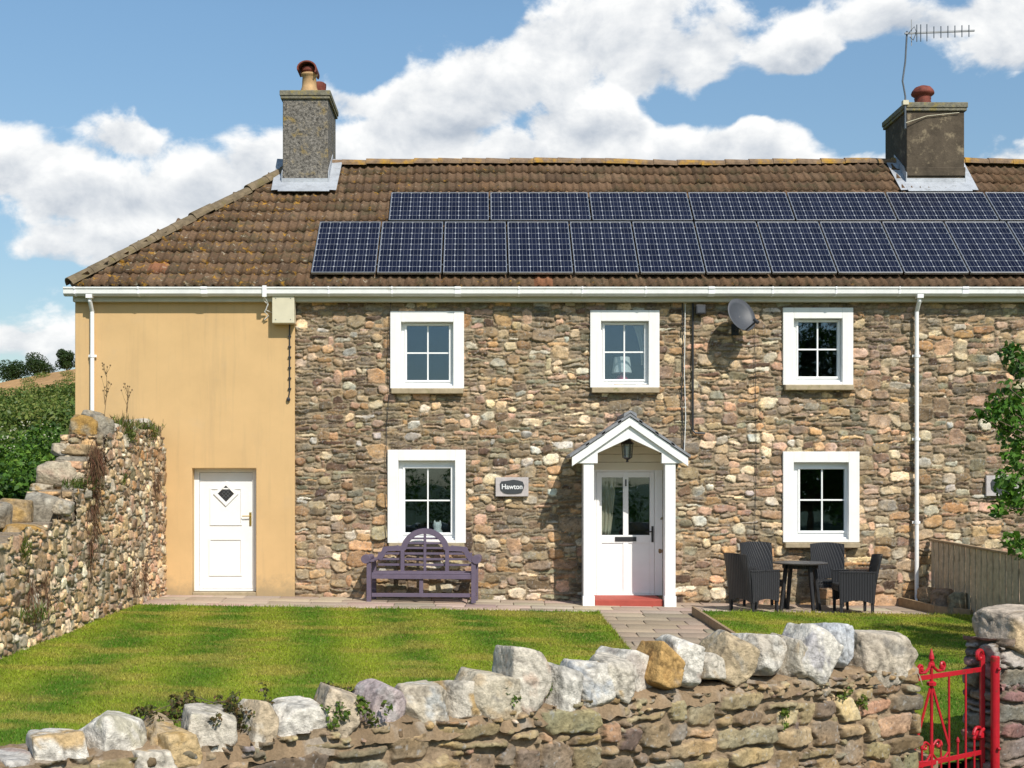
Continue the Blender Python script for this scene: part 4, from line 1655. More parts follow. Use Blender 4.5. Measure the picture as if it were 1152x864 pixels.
# edging of the right lawn: a board along the path, brick-coloured edge along the patio
t = thing('lawn_edging', 'low timber board edging the right lawn beside the path', 'lawn edging', (PX1, YT, g(PX1, YT)))
m = MB()
y = YT
while y > -12:
    y2 = max(-12, y - 2.4)
    m.bar((PX1 + .025, y, g(PX1, y) + .035), (PX1 + .025, y2 + .006, g(PX1, y2) + .035), .045, .15)
    y = y2
m.build('board', M['timber'], t, bevel=.006)
t = thing('patio_edging', 'thin reddish brick edge between patio paving and right lawn', 'brick edging', (PX1, YT, g(PX1, YT)))
m = MB()
x = PX1 + .06
while x < 7.3:
    m.box(x, x + .208, YT - .08, YT - .008, g(x, YT) - .05, g(x, YT) + .014 + random.uniform(-.004, .004))
    x += .216
m.build('bricks', mat('worn brick', (.33, .19, .12), .9, .25, 9, bumps=.4), t, bevel=.008)


# ================================================================== LEFT GARDEN WALL
LX = -5.1
left = thing('garden_wall', 'tall rough rubble garden wall stepping down along the left side', 'wall', (LX - .25, -4, 0))


def ltop(u):
    w = .06 * math.sin(u * 5.1) + .04 * math.sin(u * 13.7 + 1)
    if u < .16: return 2.42 - OZ
    if u < .32: return 2.60 - OZ
    if u < 1.2: return 2.72 + .6 * w - OZ
    if u < 3.4: return 2.56 + w - OZ
    if u < 3.9: return 2.20 + .6 * w - OZ
    if u < 4.7: return 1.80 + .6 * w - OZ
    if u < 5.6: return 1.40 + .6 * w - OZ
    return 1.36 + .6 * w - .06 * (u - 5.6) - OZ


OZ = -.35
LL_ = 9.6


def pick_left(x, y, rng):
    q = rng.random()
    if q < .25: return rng.uniform(.12, .30), rng.uniform(.035, .06), 'flat'
    if q < .62:
        h = rng.uniform(.075, .165)
        return h * rng.uniform(.9, 1.7), h, 'round'
    if q < .92:
        h = rng.uniform(.07, .15)
        return h * rng.uniform(1.1, 2.3), h, 'block'
    h = rng.uniform(.16, .26)
    return h * rng.uniform(.8, 1.5), h, 'block'


def col_left(cx, cy, a, b, kind, rng):
    w = np.array([.11, .20, .05, .13, .22, .10, .02, .17, .12, .02])
    return PAL[rng.choice(10, p=w / w.sum())] * rng.uniform(.72, 1.15) * (1 + rng.normal(0, .025, 3)) * np.array([1.16, 1.10, 1.02])


sl_ = lay(LL_, 2.7 - OZ, np.random.default_rng(31), pick_left, gap=.010, top=ltop)
stone_sheet('wall_face', LL_, 3.0 - OZ, .0125, sl_, (LX, -.05, OZ), (0, -1, 0), (0, 0, 1), (1, 0, 0), left, 33, (.30, .245, .175), col_left, relief=.042, flush=.010, top=ltop, warp=.032)
for ue, z0, z1 in ((3.4, 1.8, 2.52), (3.9, 1.5, 2.15), (4.7, 1.3, 1.75), (5.6, 1.1, 1.36)):
    se = lay(.58, z1 - z0, np.random.default_rng(int(ue * 10)), pick_left, gap=.010)
    stone_sheet('wall_step', .58, z1 - z0, .0125, se, (LX - .59, -.05 - ue - .02, z0), (1, 0, 0), (0, 0, 1), (0, -1, 0), left, int(ue * 7), (.24, .185, .125), col_left, relief=.05, warp=.03)
m = MB()
for u0, u1 in ((0, .32), (.32, 1.2), (1.2, 3.4), (3.4, 3.9), (3.9, 4.7), (4.7, 5.6), (5.6, LL_)):
    n = max(1, int((u1 - u0) / .35))
    for k in range(n):
        a, b = u0 + (u1 - u0) * k / n, u0 + (u1 - u0) * (k + 1) / n
        m.box(LX - .58, LX - .012, -.05 - b, -.05 - a, OZ, OZ + min(ltop(a + .01), ltop((a + b) / 2), ltop(b - .01)) - .03)
m.build('wall_core', M['wallcore'], left)
rr = np.random.default_rng(5)


def cap(px, py, d, sx, sy, sz, col, cols=None, rot=(0, 0, 0), lab=None, x=None):
    c = P(px, py, d)
    col = tuple(q * .8 * w_ for q, w_ in zip(col, (1, .94, .84)))
    o = rock_mesh('coping_stone', (sx, sy, sz), col, int(rr.integers(1e6)), left, (c[0] if x is None else x, c[1], c[2]), rot, cols, sub=4)
    if lab: o['label'] = lab
    return o


PALE, OCH, GRY, PNK, TAN = (.53, .475, .39), (.46, .29, .10), (.34, .32, .28), (.40, .29, .25), (.42, .32, .20)
cap(94, 482, 17.75, .40, .38, .38, OCH, (.36, .31, .22), (0, .1, .2), 'big ochre stone on the corner of the high part')
cap(113, 481, 18.0, .34, .4, .36, GRY, (.35, .25, .13), (.1, .1, .5))
cap(104, 470, 18.2, .34, .36, .2, GRY, TAN, (0, .1, .3))
cap(124, 490, 18.4, .30, .4, .26, PALE, GRY, (.1, -.2, .1))
cap(96, 507, 17.66, .66, .40, .19, TAN, GRY, (0, .04, .1))
cap(72, 506, 17.66, .36, .42, .19, PALE, (.3, .3, .29), (0, -.05, .2))
cap(92, 518, 17.55, .68, .36, .11, GRY, TAN, (0, .03, 0))
cap(68, 533, 17.15, .62, .54, .36, PALE, (.42, .3, .22), (.05, -.08, .2), 'large pale boulder on the middle step')
cap(48, 549, 16.95, .30, .4, .12, PALE, None, (0, .1, 0))
cap(84, 549, 17.1, .34, .4, .16, GRY, OCH, (0, -.1, .2))
cap(64, 557, 16.6, .60, .42, .10, TAN, GRY, (0, .02, 0))
cap(92, 556, 16.75, .26, .34, .14, GRY, TAN, (0, .1, .3))
cap(46, 573, 16.1, .46, .54, .42, GRY, (.46, .42, .34), (.1, .15, .4))
cap(72, 571, 15.9, .24, .34, .2, PALE, GRY, (0, .2, .1))
cap(17, 577, 15.6, .44, .5, .36, TAN, OCH, (0, 0, .2))
cap(-8, 580, 15.2, .40, .5, .34, GRY, TAN)
cap(28, 596, 15.1, .5, .4, .14, OCH, TAN, (0, .05, 0))
cap(-30, 592, 14.4, .48, .5, .3, PALE, TAN)
cap(-70, 600, 13.8, .48, .5, .3, GRY, PALE)
for i in range(6):
    u = .30 + i * .42
    rock_mesh('coping_stone', (.60, rr.uniform(.30, .46), rr.uniform(.16, .28)), tuple(.85 * q for q in [GRY, PALE, TAN, GRY][i % 4]), 900 + i, left, (LX - .28, -.05 - u, (2.74 if i < 2 else 2.60)), (rr.normal(0, .15), rr.normal(0, .12), rr.normal(0, .3)), None, sub=4)
for i in range(5):
    u = 7.7 + i * .4
    rock_mesh('coping_stone', (.5, .38, .24), [TAN, GRY, PALE][i % 3], 950 + i, left, (LX - .28, -.05 - u, 1.40 - .06 * (u - 5.6)), (0, 0, rr.normal(0, .3)), None, sub=3)


def tuft(name, base, n, spread, length, cols, label, cat, seed, hang=0., width=.006, lean=.35):
    rng = np.random.default_rng(seed)
    b = np.asarray(base) + rng.normal(0, 1, (n, 3)) * np.asarray(spread)
    L_ = length * rng.uniform(.5, 1.1, n)
    d = rng.normal(0, lean, (n, 3))
    d[:, 2] = (1 if hang == 0 else -1) * np.abs(1 + .2 * rng.normal(size=n))
    d /= np.linalg.norm(d, axis=1)[:, None]
    s = np.cross(d, rng.normal(size=(n, 3)))
    s /= np.linalg.norm(s, axis=1)[:, None]
    mid = b + d * L_[:, None] * .55
    tip = b + d * L_[:, None] + np.array([0, 0, -1]) * (L_ * .25)[:, None] * rng.random(n)[:, None]
    w = width * (.55 if hang else 1)
    V = np.stack([b - s * w * .5, b + s * w * .5, mid + s * w, tip, mid - s * w], 1).reshape(-1, 3)
    Q = np.arange(5 * n).reshape(n, 5)
    cols = np.asarray(cols)
    C = cols[rng.integers(0, len(cols), n)] * rng.uniform(.6, 1.3, n)[:, None]
    o = np_mesh(name, V, Q, M['leaf'] if hang == 0 else M['dead'], None, False, np.repeat(C, 5, 0))
    tag(o, label, cat)
    return o


BR = [(.13, .055, .035), (.17, .09, .05), (.10, .06, .035), (.2, .13, .07)]
GN = [(.07, .12, .015), (.11, .15, .02), (.16, .15, .04)]
for i, (px, py, d, n, sp, ln, lab) in enumerate([
    (112, 512, 17.1, 520, (.03, .10, .09), .30, 'long dry brown plant hanging from the corner of the high wall'),
    (109, 560, 17.0, 380, (.03, .07, .24), .24, 'dry brown growth down the corner joint of the left wall'),
    (103, 610, 16.8, 260, (.03, .06, .24), .20, 'dry brown growth low on the corner joint of the left wall'),
    (183, 543, 20.2, 110, (.03, .08, .12), .22, 'small brown dry plant high on the wall near the yellow render'),
    (147, 652, 18.9, 90, (.03, .07, .09), .26, 'reddish dry plant at the wall foot near the terrace'),
    (160, 645, 19.5, 110, (.03, .08, .12), .22, 'dark dry plant at the wall foot nearest the terrace'),
    (22, 660, 14.5, 130, (.04, .05, .14), .30, 'reddish dry plant low on the wall by the photo edge'),
    (42, 660, 15.0, 120, (.04, .07, .12), .26, 'greyish dry plant low on the left wall above the lawn')]):
    c = P(px, py, d)
    tuft('dry_plant', (LX + .03, c[1], c[2]), n, sp, ln, BR, lab, 'dry plant', 200 + i, hang=1, lean=.3)
for i, (px, py, d, n, sp, ln, lab) in enumerate([
    (140, 484, 18.7, 300, (.08, .14, .04), .22, 'green and brown tuft on top of the high left wall'),
    (168, 484, 20.0, 240, (.10, .18, .04), .16, 'smaller green tuft on the wall top nearest the house'),
    (82, 548, 16.8, 130, (.08, .10, .02), .15, 'yellow green tuft on the step of the left wall'),
    (17, 622, 14.35, 110, (.03, .05, .06), .14, 'small green weed growing from the face of the left wall'),
    (150, 540, 18.4, 70, (.02, .06, .06), .10, 'tiny green weed high on the face of the left wall'),
    (30, 695, 14.7, 160, (.05, .30, .03), .2, 'weedy grass along the foot of the left wall')]):
    c = P(px, py, d)
    tuft('wall_weed', (LX - (.06 if i < 2 else .15 if i < 3 else -.04), c[1], c[2]), n, sp, ln, GN + ([BR[3]] if i < 2 else []), lab, 'weed', 240 + i)
for px, py, d, n, lab in ((141, 489, 18.75, 700, 'bushy green and brown cushion hanging over the high wall top'), (172, 488, 20.1, 420, 'small mossy cushion on the wall end by the yellow render'), (62, 549, 16.75, 260, 'yellow green cushion under the pale boulder')):
    c = P(px, py, d)
    o = leaf_cloud('wall_plant', [((LX - .02 + random.gauss(0, .05), c[1] + random.gauss(0, .16), c[2] + random.gauss(0, .05)), random.uniform(.05, .11)) for _ in range(12)], n, .04,
                   [(.10, .05, .025), (.06, .07, .015), (.10, .14, .025), (.17, .17, .04)], M['leaf'], None, 260 + px, shell=.2)
    tag(o, lab, 'wall plant')
# tall dead flower stems on the wall top
for i, (px, py0, py1, d, n) in enumerate([(117, 472, 416, 18.0, 5), (141, 474, 436, 19.1, 4)]):
    lab = ['tall dry branching flower stem on top of the left wall', 'shorter dry flower stem on top of the left wall'][i]
    b = Vector(P(px, py0 + 8, d))
    b.x = LX - .14
    tp = Vector(P(px + (3 if i == 0 else 0), py1, d))
    tp.x = b.x + .05
    m = MB()
    H_ = (tp - b).length
    m.tube([b, b.lerp(tp, .5) + Vector((.01, .02, 0)), tp], [.006, .005, .003], 5)
    rs_ = random.Random(40 + i)
    for k in range(n * 3):
        f = rs_.uniform(.35, .95)
        p = b.lerp(tp, f)
        e = p + Vector((rs_.uniform(-.13, .13), rs_.uniform(-.13, .13), rs_.uniform(.08, .26))) * (1.2 - f * .6)
        m.tube([p, (p + e) / 2 + Vector((0, 0, -.015)), e], [.004, .003, .002], 4)
        m.lathe([(.004, -.012), (.013, 0), (.008, .014)], e, 6)
    o = m.build('dry_flower_stem', mat('dry stem', (.22, .15, .075), .9, .2, 20) if i == 0 else bpy.data.materials['dry stem'])
    tag(o, lab, 'dry stem')

# ================================================================== ROAD WALL IN FRONT
front = thing('road_wall', 'low mortared stone wall with upright cope stones in the foreground', 'wall', (0, -14, WBOT))
FO = (WA[0], WA[1], WBOT)
FU = (WU_[0], WU_[1], 0)
FN = (WN_[0], WN_[1], 0)
FL = 6.36


def pick_front(x, y, rng):
    q = rng.random()
    z = y + WBOT
    big = 1.0 if x < 4.6 else .72
    if q < .22: return rng.uniform(.28, .6) * big, rng.uniform(.045, .07), 'flat'
    if q < .74:
        h = rng.uniform(.085, .165)
        return h * rng.uniform(2.4, 4.8) * big, h, 'block'
    if q < .88:
        h = rng.uniform(.11, .2)
        return h * rng.uniform(.8, 1.5), h, 'block'
    h = rng.uniform(.07, .12)
    return h * rng.uniform(1, 1.8), h, 'round'


def col_front(cx, cy, a, b, kind, rng):
    pal = 1.15 * np.array([(.235, .175, .095), (.185, .135, .082), (.29, .215, .125), (.145, .105, .07), (.36, .31, .245), (.27, .17, .10), (.26, .13, .115), (.40, .36, .30), (.215, .175, .11)])
    w = np.array([.28, .24, .13, .15, .04, .04, .015, .02, .14])
    return pal[rng.choice(9, p=w / w.sum())] * rng.uniform(.8, 1.18) * (1 + rng.normal(0, .04, 3))


def ftop(u): return WTOP - WBOT - .02 + .012 * math.sin(u * 4) + .01 * math.sin(u * 11)


sf = lay(FL, WTOP - WBOT - .12, np.random.default_rng(47), pick_front, gap=.016, top=lambda u: WTOP - WBOT - .22)
sf = [q for q in sf if q[1] + q[3] < WTOP - WBOT - .025]
stone_sheet('wall_face', FL, WTOP - WBOT, .0068, sf, FO, FU, (0, 0, 1), FN, front, 52, (.25, .185, .12), col_front, relief=.055, cuts=1, top=ftop, warp=.026, ends=.03, pins=350, weather=.55)
m = MB()
Mf = Matrix(((FU[0], -FN[0], 0, FO[0]), (FU[1], -FN[1], 0, FO[1]), (0, 0, 1, FO[2]), (0, 0, 0, 1)))
m.box(.02, FL - .02, .02, .46, 0, WTOP - WBOT - .06)
m.xform(Mf)
m.build('wall_core', M['wallcore'], front)
# the earthy mortar bed the cope stones sit in
nu, nv = 520, 44
uu, vv = np.meshgrid(np.linspace(-.005, FL + .0, nu), np.linspace(-.035, .48, nv))
tt = np.clip((vv + .035) / .14, 0, 1)
hz = WTOP - WBOT - .10 + .10 * np.sqrt(np.clip(1 - (1 - tt) ** 2, 0, 1)) + .07 * (fbm(uu * 6, vv * 6, 92, 4) - .5) + .018 * (fbm(uu * 30, vv * 30, 94, 3) - .5)
hz = hz - .1 * np.clip((vv - .40) / .08, 0, 1) - .07 * np.clip(1 - (FL - uu) / .05, 0, 1)
hz = hz - (-.03 + .07 * fbm(uu * 5, uu * 0, 95, 3)) * np.clip(1 - tt * 3.5, 0, 1)
V = np.asarray(FO) + uu[..., None] * np.asarray(FU) - vv[..., None] * np.asarray(FN) + hz[..., None] * np.array([0, 0, 1])
idx = np.arange(nu * nv).reshape(nv, nu)
Q = np.stack([idx[:-1, :-1], idx[:-1, 1:], idx[1:, 1:], idx[1:, :-1]], -1).reshape(-1, 4)
cc = np.array([.235, .165, .10]) * (.55 + .9 * fbm(uu * 8, vv * 8, 96, 5)[..., None])
gr_ = np.clip((fbm(uu * 11, vv * 11, 97, 4)[..., None] - .55) * 5, 0, .6)
cc = cc * (1 - gr_) + np.array([.33, .29, .24]) * gr_
np_mesh('mortar_bed', V.reshape(-1, 3), Q, M['stone'], front, True, cc.reshape(-1, 3))

WHT = (.62, .575, .50)
cope = [  # left, right, top, bottom, colour, second colour, tilt, depth shift, label
    (-62, -12, 850, 905, PALE, TAN, .1, 0, None),
    (-6, 42, 843, 905, (.47, .44, .40), PNK, -.1, .0, None),
    (31, 100, 816, 900, WHT, OCH, -.16, 0, 'big white cope stone with an orange stain on its top'),
    (94, 157, 800, 890, WHT, (.42, .38, .27), .05, .02, 'upright white cope stone with a yellowish flank'),
    (84, 112, 850, 890, TAN, OCH, 0, -.06, None),
    (160, 196, 808, 850, TAN, OCH, .1, .05, None),
    (168, 211, 815, 858, (.47, .34, .18), OCH, -.2, -.05, None),
    (140, 188, 842, 868, PALE, OCH, 0, -.07, None),
    (204, 263, 795, 842, PALE, (.40, .36, .27), .05, 0, None),
    (264, 300, 786, 838, PALE, TAN, .15, 0, None),
    (299, 363, 789, 828, WHT, (.45, .40, .33), 0, 0, 'wide flat white cope stone'),
    (350, 404, 769, 824, (.49, .40, .29), OCH, .25, 0, None),
    (393, 450, 761, 820, (.42, .345, .33), (.46, .42, .40), .3, .02, 'pinkish grey cope stone with a creeping weed'),
    (442, 499, 766, 814, (.49, .42, .32), (.5, .5, .48), -.05, 0, None),
    (485, 534, 764, 806, PALE, OCH, .1, .03, None),
    (508, 577, 752, 806, (.47, .41, .31), TAN, .1, 0, None),
    (559, 611, 726, 798, PALE, (.5, .36, .27), .06, 0, 'tallest upright cope stone near the middle'),
    (602, 640, 744, 796, WHT, GRY, .12, .0, None),
    (633, 676, 741, 792, WHT, (.36, .38, .40), -.05, 0, None),
    (664, 708, 738, 778, PALE, OCH, .05, -.03, None),
    (672, 734, 726, 778, WHT, (.42, .36, .31), .25, .09, None),
    (712, 757, 725, 768, (.43, .265, .10), (.36, .2, .07), .4, 0, 'ochre brown cope stone'),
    (738, 783, 714, 766, WHT, (.45, .3, .22), .2, 0, None),
    (770, 805, 732, 758, PALE, TAN, .1, .0, None),
    (789, 842, 713, 760, (.46, .36, .23), (.35, .34, .31), .42, 0, None),
    (822, 880, 711, 754, WHT, (.46, .40, .32), .05, .03, None),
    (868, 901, 714, 758, PALE, TAN, .12, -.02, None),
    (879, 933, 705, 756, WHT, (.38, .36, .37), .6, -.02, 'white cope stone leaning to the right'),
    (907, 953, 700, 748, (.50, .50, .50), (.40, .42, .45), .1, .06, None),
    (948, 1027, 708, 764, (.47, .40, .31), (.5, .44, .36), -.02, 0, 'largest block of cope at the gate end')]
for i, (l, r, t_, b, c, c2, tilt, dsh, lab) in enumerate(cope):
    pxc = (l + r) / 2
    d = dline(pxc) + .17 + dsh
    sc = F / d
    w, h = (r - l) / sc, (b - t_) / sc
    b_ext = .05
    ctr = P(pxc, (t_ + b) / 2, d)
    seed = 300 + i
    ct, sn_ = abs(math.cos(tilt)), abs(math.sin(tilt))
    k = max(.2, ct * ct - sn_ * sn_)
    w0, h0 = max(.5 * w, (w * ct - h * sn_) / k), max(.5 * h, (h * ct - w * sn_) / k)
    if tilt > .3: w0, h0 = w * .82, h * 1.0
    o = rock_mesh('coping_stone', (w0 * 1.08, .32 + .06 * ((i * 37) % 10) / 10, h0 + b_ext), c, seed, front,
                  (ctr[0], ctr[1], ctr[2] - b_ext * .4), (((i * 53) % 7 - 3) * .04, -tilt * -1 if False else tilt, R(32) + ((i * 29) % 11 - 5) * .05), c2, sub=5, facets=15, blocky=.74)
    if lab: o['label'] = lab

# pillar at the gate, with its cap boulder
pil = thing('gate_pillar', 'stone gate pillar with a rounded boulder on top at the right edge', 'gate pillar', (4.2, -11.6, WBOT))
PO = np.array([3.76, -11.73, WBOT])
PH = .71 - WBOT + .02


def pick_pil(x, y, rng):
    h = rng.uniform(.07, .16)
    return (h * rng.uniform(1.6, 3.2), h, 'block') if rng.random() < .7 else (rng.uniform(.2, .35), rng.uniform(.04, .06), 'flat')


def col_pil(cx, cy, a, b, kind, rng):
    pal = 1.35 * np.array([(.21, .155, .135), (.17, .13, .11), (.26, .19, .14), (.22, .12, .105), (.29, .26, .235), (.19, .165, .125)])
    return pal[rng.integers(0, 6)] * rng.uniform(.8, 1.15)


sp_ = lay(1.6, PH, np.random.default_rng(61), pick_pil, gap=.012)
stone_sheet('pillar_face', 1.6, PH, .0075, sp_, PO, FU, (0, 0, 1), FN, pil, 64, (.15, .115, .085), col_pil, relief=.045, warp=.02, ends=.03)
sp2 = lay(.31, PH, np.random.default_rng(62), pick_pil, gap=.012)
stone_sheet('pillar_side', .31, PH, .0085, sp2, PO, (-FN[0], -FN[1], 0), (0, 0, 1), (-FU[0], -FU[1], 0), pil, 65, (.15, .115, .085), col_pil, relief=.05, warp=.02, ends=.03)
m = MB()
m.box(.02, 1.58, .02, .30, 0, PH - .02)
m.xform(Matrix(((FU[0], -FN[0], 0, PO[0]), (FU[1], -FN[1], 0, PO[1]), (0, 0, 1, PO[2]), (0, 0, 0, 1))))
m.build('pillar_core', M['wallcore'], pil)
c = np.array([PO[0], PO[1], 0]) + np.array(FU) * .42 - np.array(FN) * .13
rock_mesh('cap_stone', (.72, .48, .36), (.50, .41, .32), 77, pil, (c[0], c[1], .75), (.05, -.06, R(30)), (.5, .36, .2), sub=5, facets=12, blocky=.8)
c = np.array([PO[0], PO[1], 0]) + np.array(FU) * 1.15 - np.array(FN) * .14
rock_mesh('cap_stone', (.66, .46, .34), (.40, .36, .31), 78, pil, (c[0], c[1], .76), (0, 0, R(30)), None, sub=4)

# ================================================================== GATE
GE = Vector((-.81, -.586, 0))
GH = Vector((3.655, -11.66, 0))
gate = thing('garden_gate', 'red wrought iron gate with scrolls and spear finial', 'gate', (GH.x, GH.y, -.35))


def gp(u, z, o=0): return GH + GE * u + Vector((.586, -.81, 0)) * o + Vector((0, 0, z))


GW = 1.22
zt, zm = .50, -.10
for zr in (zt, zm, -.31):
    MB().bar(gp(-.01, zr), gp(GW + .01, zr), .012, .034).build('rail', M['red'], gate, bevel=.002)


def spiral(c_u, c_z, r0, turns, a0, sgn, n=26, off_=0):
    pts = []
    for i in range(n):
        t = i / (n - 1)
        a = a0 + sgn * t * turns * 2 * math.pi
        r_ = r0 * (1 - .78 * t)
        pts.append(gp(c_u + r_ * math.cos(a), c_z + r_ * math.sin(a), off_))
    return pts


for u in (0, GW):
    m = MB().bar(gp(u, -.36), gp(u, .60), .03, .03)
    s = 1 if u == 0 else -1
    m.tube(spiral(u + s * .035, .60, .045, 1.15, math.pi if s > 0 else 0, -s), .016, 8)
    m.build('stile', M['red'], gate, bevel=.003)
m = MB()
for u in (.205, .405, GW - .405, GW - .205):
    m.tube([gp(u, -.31), gp(u, zt)], .0085, 8)
for u in (.10, .30, .50, GW - .50, GW - .30, GW - .10):
    m.tube([gp(u, -.31), gp(u, .0)], .0085, 8)
    m.lathe([(.009, 0), (.014, .012), (.012, .025), (.002, .045)], gp(u, 0), 8)
m.build('bars', M['red'], gate)
uc = GW / 2
m = MB().tube([gp(uc, -.31), gp(uc, .60)], .012, 8)
m.lathe([(.012, 0), (.024, .01), (.024, .022), (.012, .03), (.012, .045), (.02, .06), (.016, .085), (.003, .13)], gp(uc, .565), 10)
m.lathe([(.012, 0), (.035, .01), (.035, .03), (.012, .04)], gp(uc, .43), 8)
m.build('spear', M['red'], gate)
m = MB()
for s in (-1, 1):
    # curl above the rail
    pts = [gp(uc + s * .015, .60), gp(uc + s * .03, .56), gp(uc + s * .07, .535), gp(uc + s * .115, .535)]
    cu_, cz_ = uc + s * .125, .567
    pts += [gp(cu_ + .032 * (1 - .6 * t) * math.sin(s * 2 * math.pi * .9 * t), cz_ - .032 * (1 - .6 * t) * math.cos(2 * math.pi * .9 * t)) for t in [i / 16 for i in range(17)]]
    m.tube(pts, .011, 7)
    m.lathe([(.004, -.02), (.018, -.008), (.018, .008), (.004, .02)], pts[-1], 8)
    # long slanting stays
    m.bar(gp(uc + s * .015, .42), gp(uc + s * .2, -.0), .008, .020)
    # S-scroll at the foot
    m.tube([gp(uc + s * .2, 0), gp(uc + s * .195, -.05), gp(uc + s * .15, -.08), gp(uc + s * .06, -.085), gp(uc + s * .012, -.04), gp(uc + s * .02, .02), gp(uc + s * .05, .045)] +
           [gp(uc + s * .075 + .035 * (1 - .7 * t) * -s * math.cos(2 * math.pi * 1.1 * t), .02 + .035 * (1 - .7 * t) * math.sin(2 * math.pi * 1.1 * t)) for t in [i / 16 for i in range(1, 17)]], .0085, 7)
m.build('scrollwork', M['red'], gate)
m = MB()
m.tube(spiral(.05, .035, .06, 1.3, 0, 1), .012, 7)
m.tube([gp(.0, .06, .0), gp(.03, .075, .03), gp(.06, .06, .03), gp(.075, .03, .03)], .012, 7)
m.lathe([(.005, -.03), (.03, -.015), (.03, .015), (.005, .03)], gp(.045, .03, .01), 8)
m.build('latch', M['red'], gate)
pp = P(1119.5, 738, 9.25)
t = thing('gate_post', 'thick round red iron post beside the gate pillar', 'gate post', (pp[0], pp[1], -.4))
MB().lathe([(.031, -.42), (.031, pp[2] - .006), (.026, pp[2]), (.002, pp[2] + .001)], (pp[0], pp[1], 0), 18).build('tube', M['red'], t, smooth=False)
m = MB()
for z in (.52, -.05):
    m.lathe([(.012, 0), (.012, .02), (.004, .026)], (0, 0, 0), 8)
    m.xform(Matrix.Translation((pp[0] + .01, pp[1] - .03, z)) @ Matrix.Rotation(R(90), 4, 'X'), len(m.v) - 24)
m.build('bolts', M['red'], t)

# ================================================================== GARDEN FURNITURE
# bench
bench = thing('garden_bench', 'plum painted wooden bench with an arched slatted back under the window', 'bench')
bw = .80
def sym(pts):
    return pts + [(-a, b) for a, b in reversed(pts) if abs(a) > 1e-6]


up = [(.385 * math.sin(t), .765 + .385 * math.cos(t)) for t in [i * R(75) / 12 for i in range(13)]]
up += [(.40, .862), (.425, .878), (.46, .868), (.55, .862), (.64, .852), (.668, .835), (.675, .80), (.70, .76), (.74, .715), (.765, .66)]
lo = [(.295 * math.sin(t), .765 + .295 * math.cos(t)) for t in [i * R(80) / 12 for i in range(13)]]
lo += [(.305, .80), (.325, .79), (.36, .785), (.47, .785), (.58, .78), (.61, .765), (.62, .735), (.64, .70), (.67, .66), (.685, .63)]
m = MB()
for s in (-1, 1):
    for i in range(len(up) - 1):
        m.prism([(s * up[i][0], up[i][1]), (s * up[i + 1][0], up[i + 1][1]), (s * lo[i + 1][0], lo[i + 1][1]), (s * lo[i][0], lo[i][1])], .23, .275)
m.build('top_rail', M['bench'], bench)
m = MB()
for z in (.545, .635, .725):
    m.box(-.74, .74, .243, .262, z, z + .036)
for z in (.815, .895, .97):
    q = math.sqrt(max(0, .31 ** 2 - (z - .765) ** 2))
    m.box(-q, q, .243, .262, z, z + .034)
for xx in (-.35, 0, .35):
    m.box(xx - .022, xx + .022, .236, .242, .46, .80 if xx else 1.07)
for xx in (-.35, .35):
    m.box(xx - .03, xx + .03, .2, .235, .45, .80)
m.build('back_slats', M['bench'], bench, bevel=.003)
m = MB()
for k in range(6):
    y = -.29 + k * .09
    m.box(-.76, .76, y, y + .072, .445, .468)
m.build('seat', M['bench'], bench, bevel=.004)
m = MB()
m.box(-.76, .76, -.31, -.28, .375, .443)
m.box(-.76, .76, .2, .235, .375, .443)
m.box(-.76, .76, -.285, -.25, .09, .15)
m.box(-.03, .03, -.283, -.25, .15, .375)
for s in (-1, 1):
    m.box(s * .80 - .018, s * .80 + .018, -.25, .2, .09, .14)
m.build('frame_rails', M['bench'], bench, bevel=.004)
for s in (-1, 1):
    MB().box(s * .80 - .034, s * .80 + .034, -.315, -.247, 0, .64).build('leg', M['bench'], bench, bevel=.005)
    MB().box(s * .80 - .034, s * .80 + .034, .2, .268, 0, .68).build('leg', M['bench'], bench, bevel=.005)
    m = MB()
    # rolled arm
    pts = []
    for i in range(15):
        t_ = i / 14
        pts.append((s * (.77 + .06 * t_), .675 + .03 * math.sin(t_ * 3)))
    m.box(s * .77 - .03, s * .77 + .05 * 1, -.33, .24, .64, .668)
    c0 = s * .845
    ring = [(c0 + .072 * math.cos(k * math.pi / 8), .685 + .072 * math.sin(k * math.pi / 8)) for k in range(16)]
    m.prism(ring, -.335, -.20)
    m.prism([(c0 + .05 * math.cos(k * math.pi / 8), .69 + .05 * math.sin(k * math.pi / 8)) for k in range(16)], -.199, .24)
    m.build('armrest', M['bench'], bench, bevel=.004)
bx = wx(476, 20.45)
bench.location = (bx, -.52, g(bx, -.5))
bench.rotation_euler = (0, 0, R(-4))
bench.scale = (1.03, 1.03, 1.0)


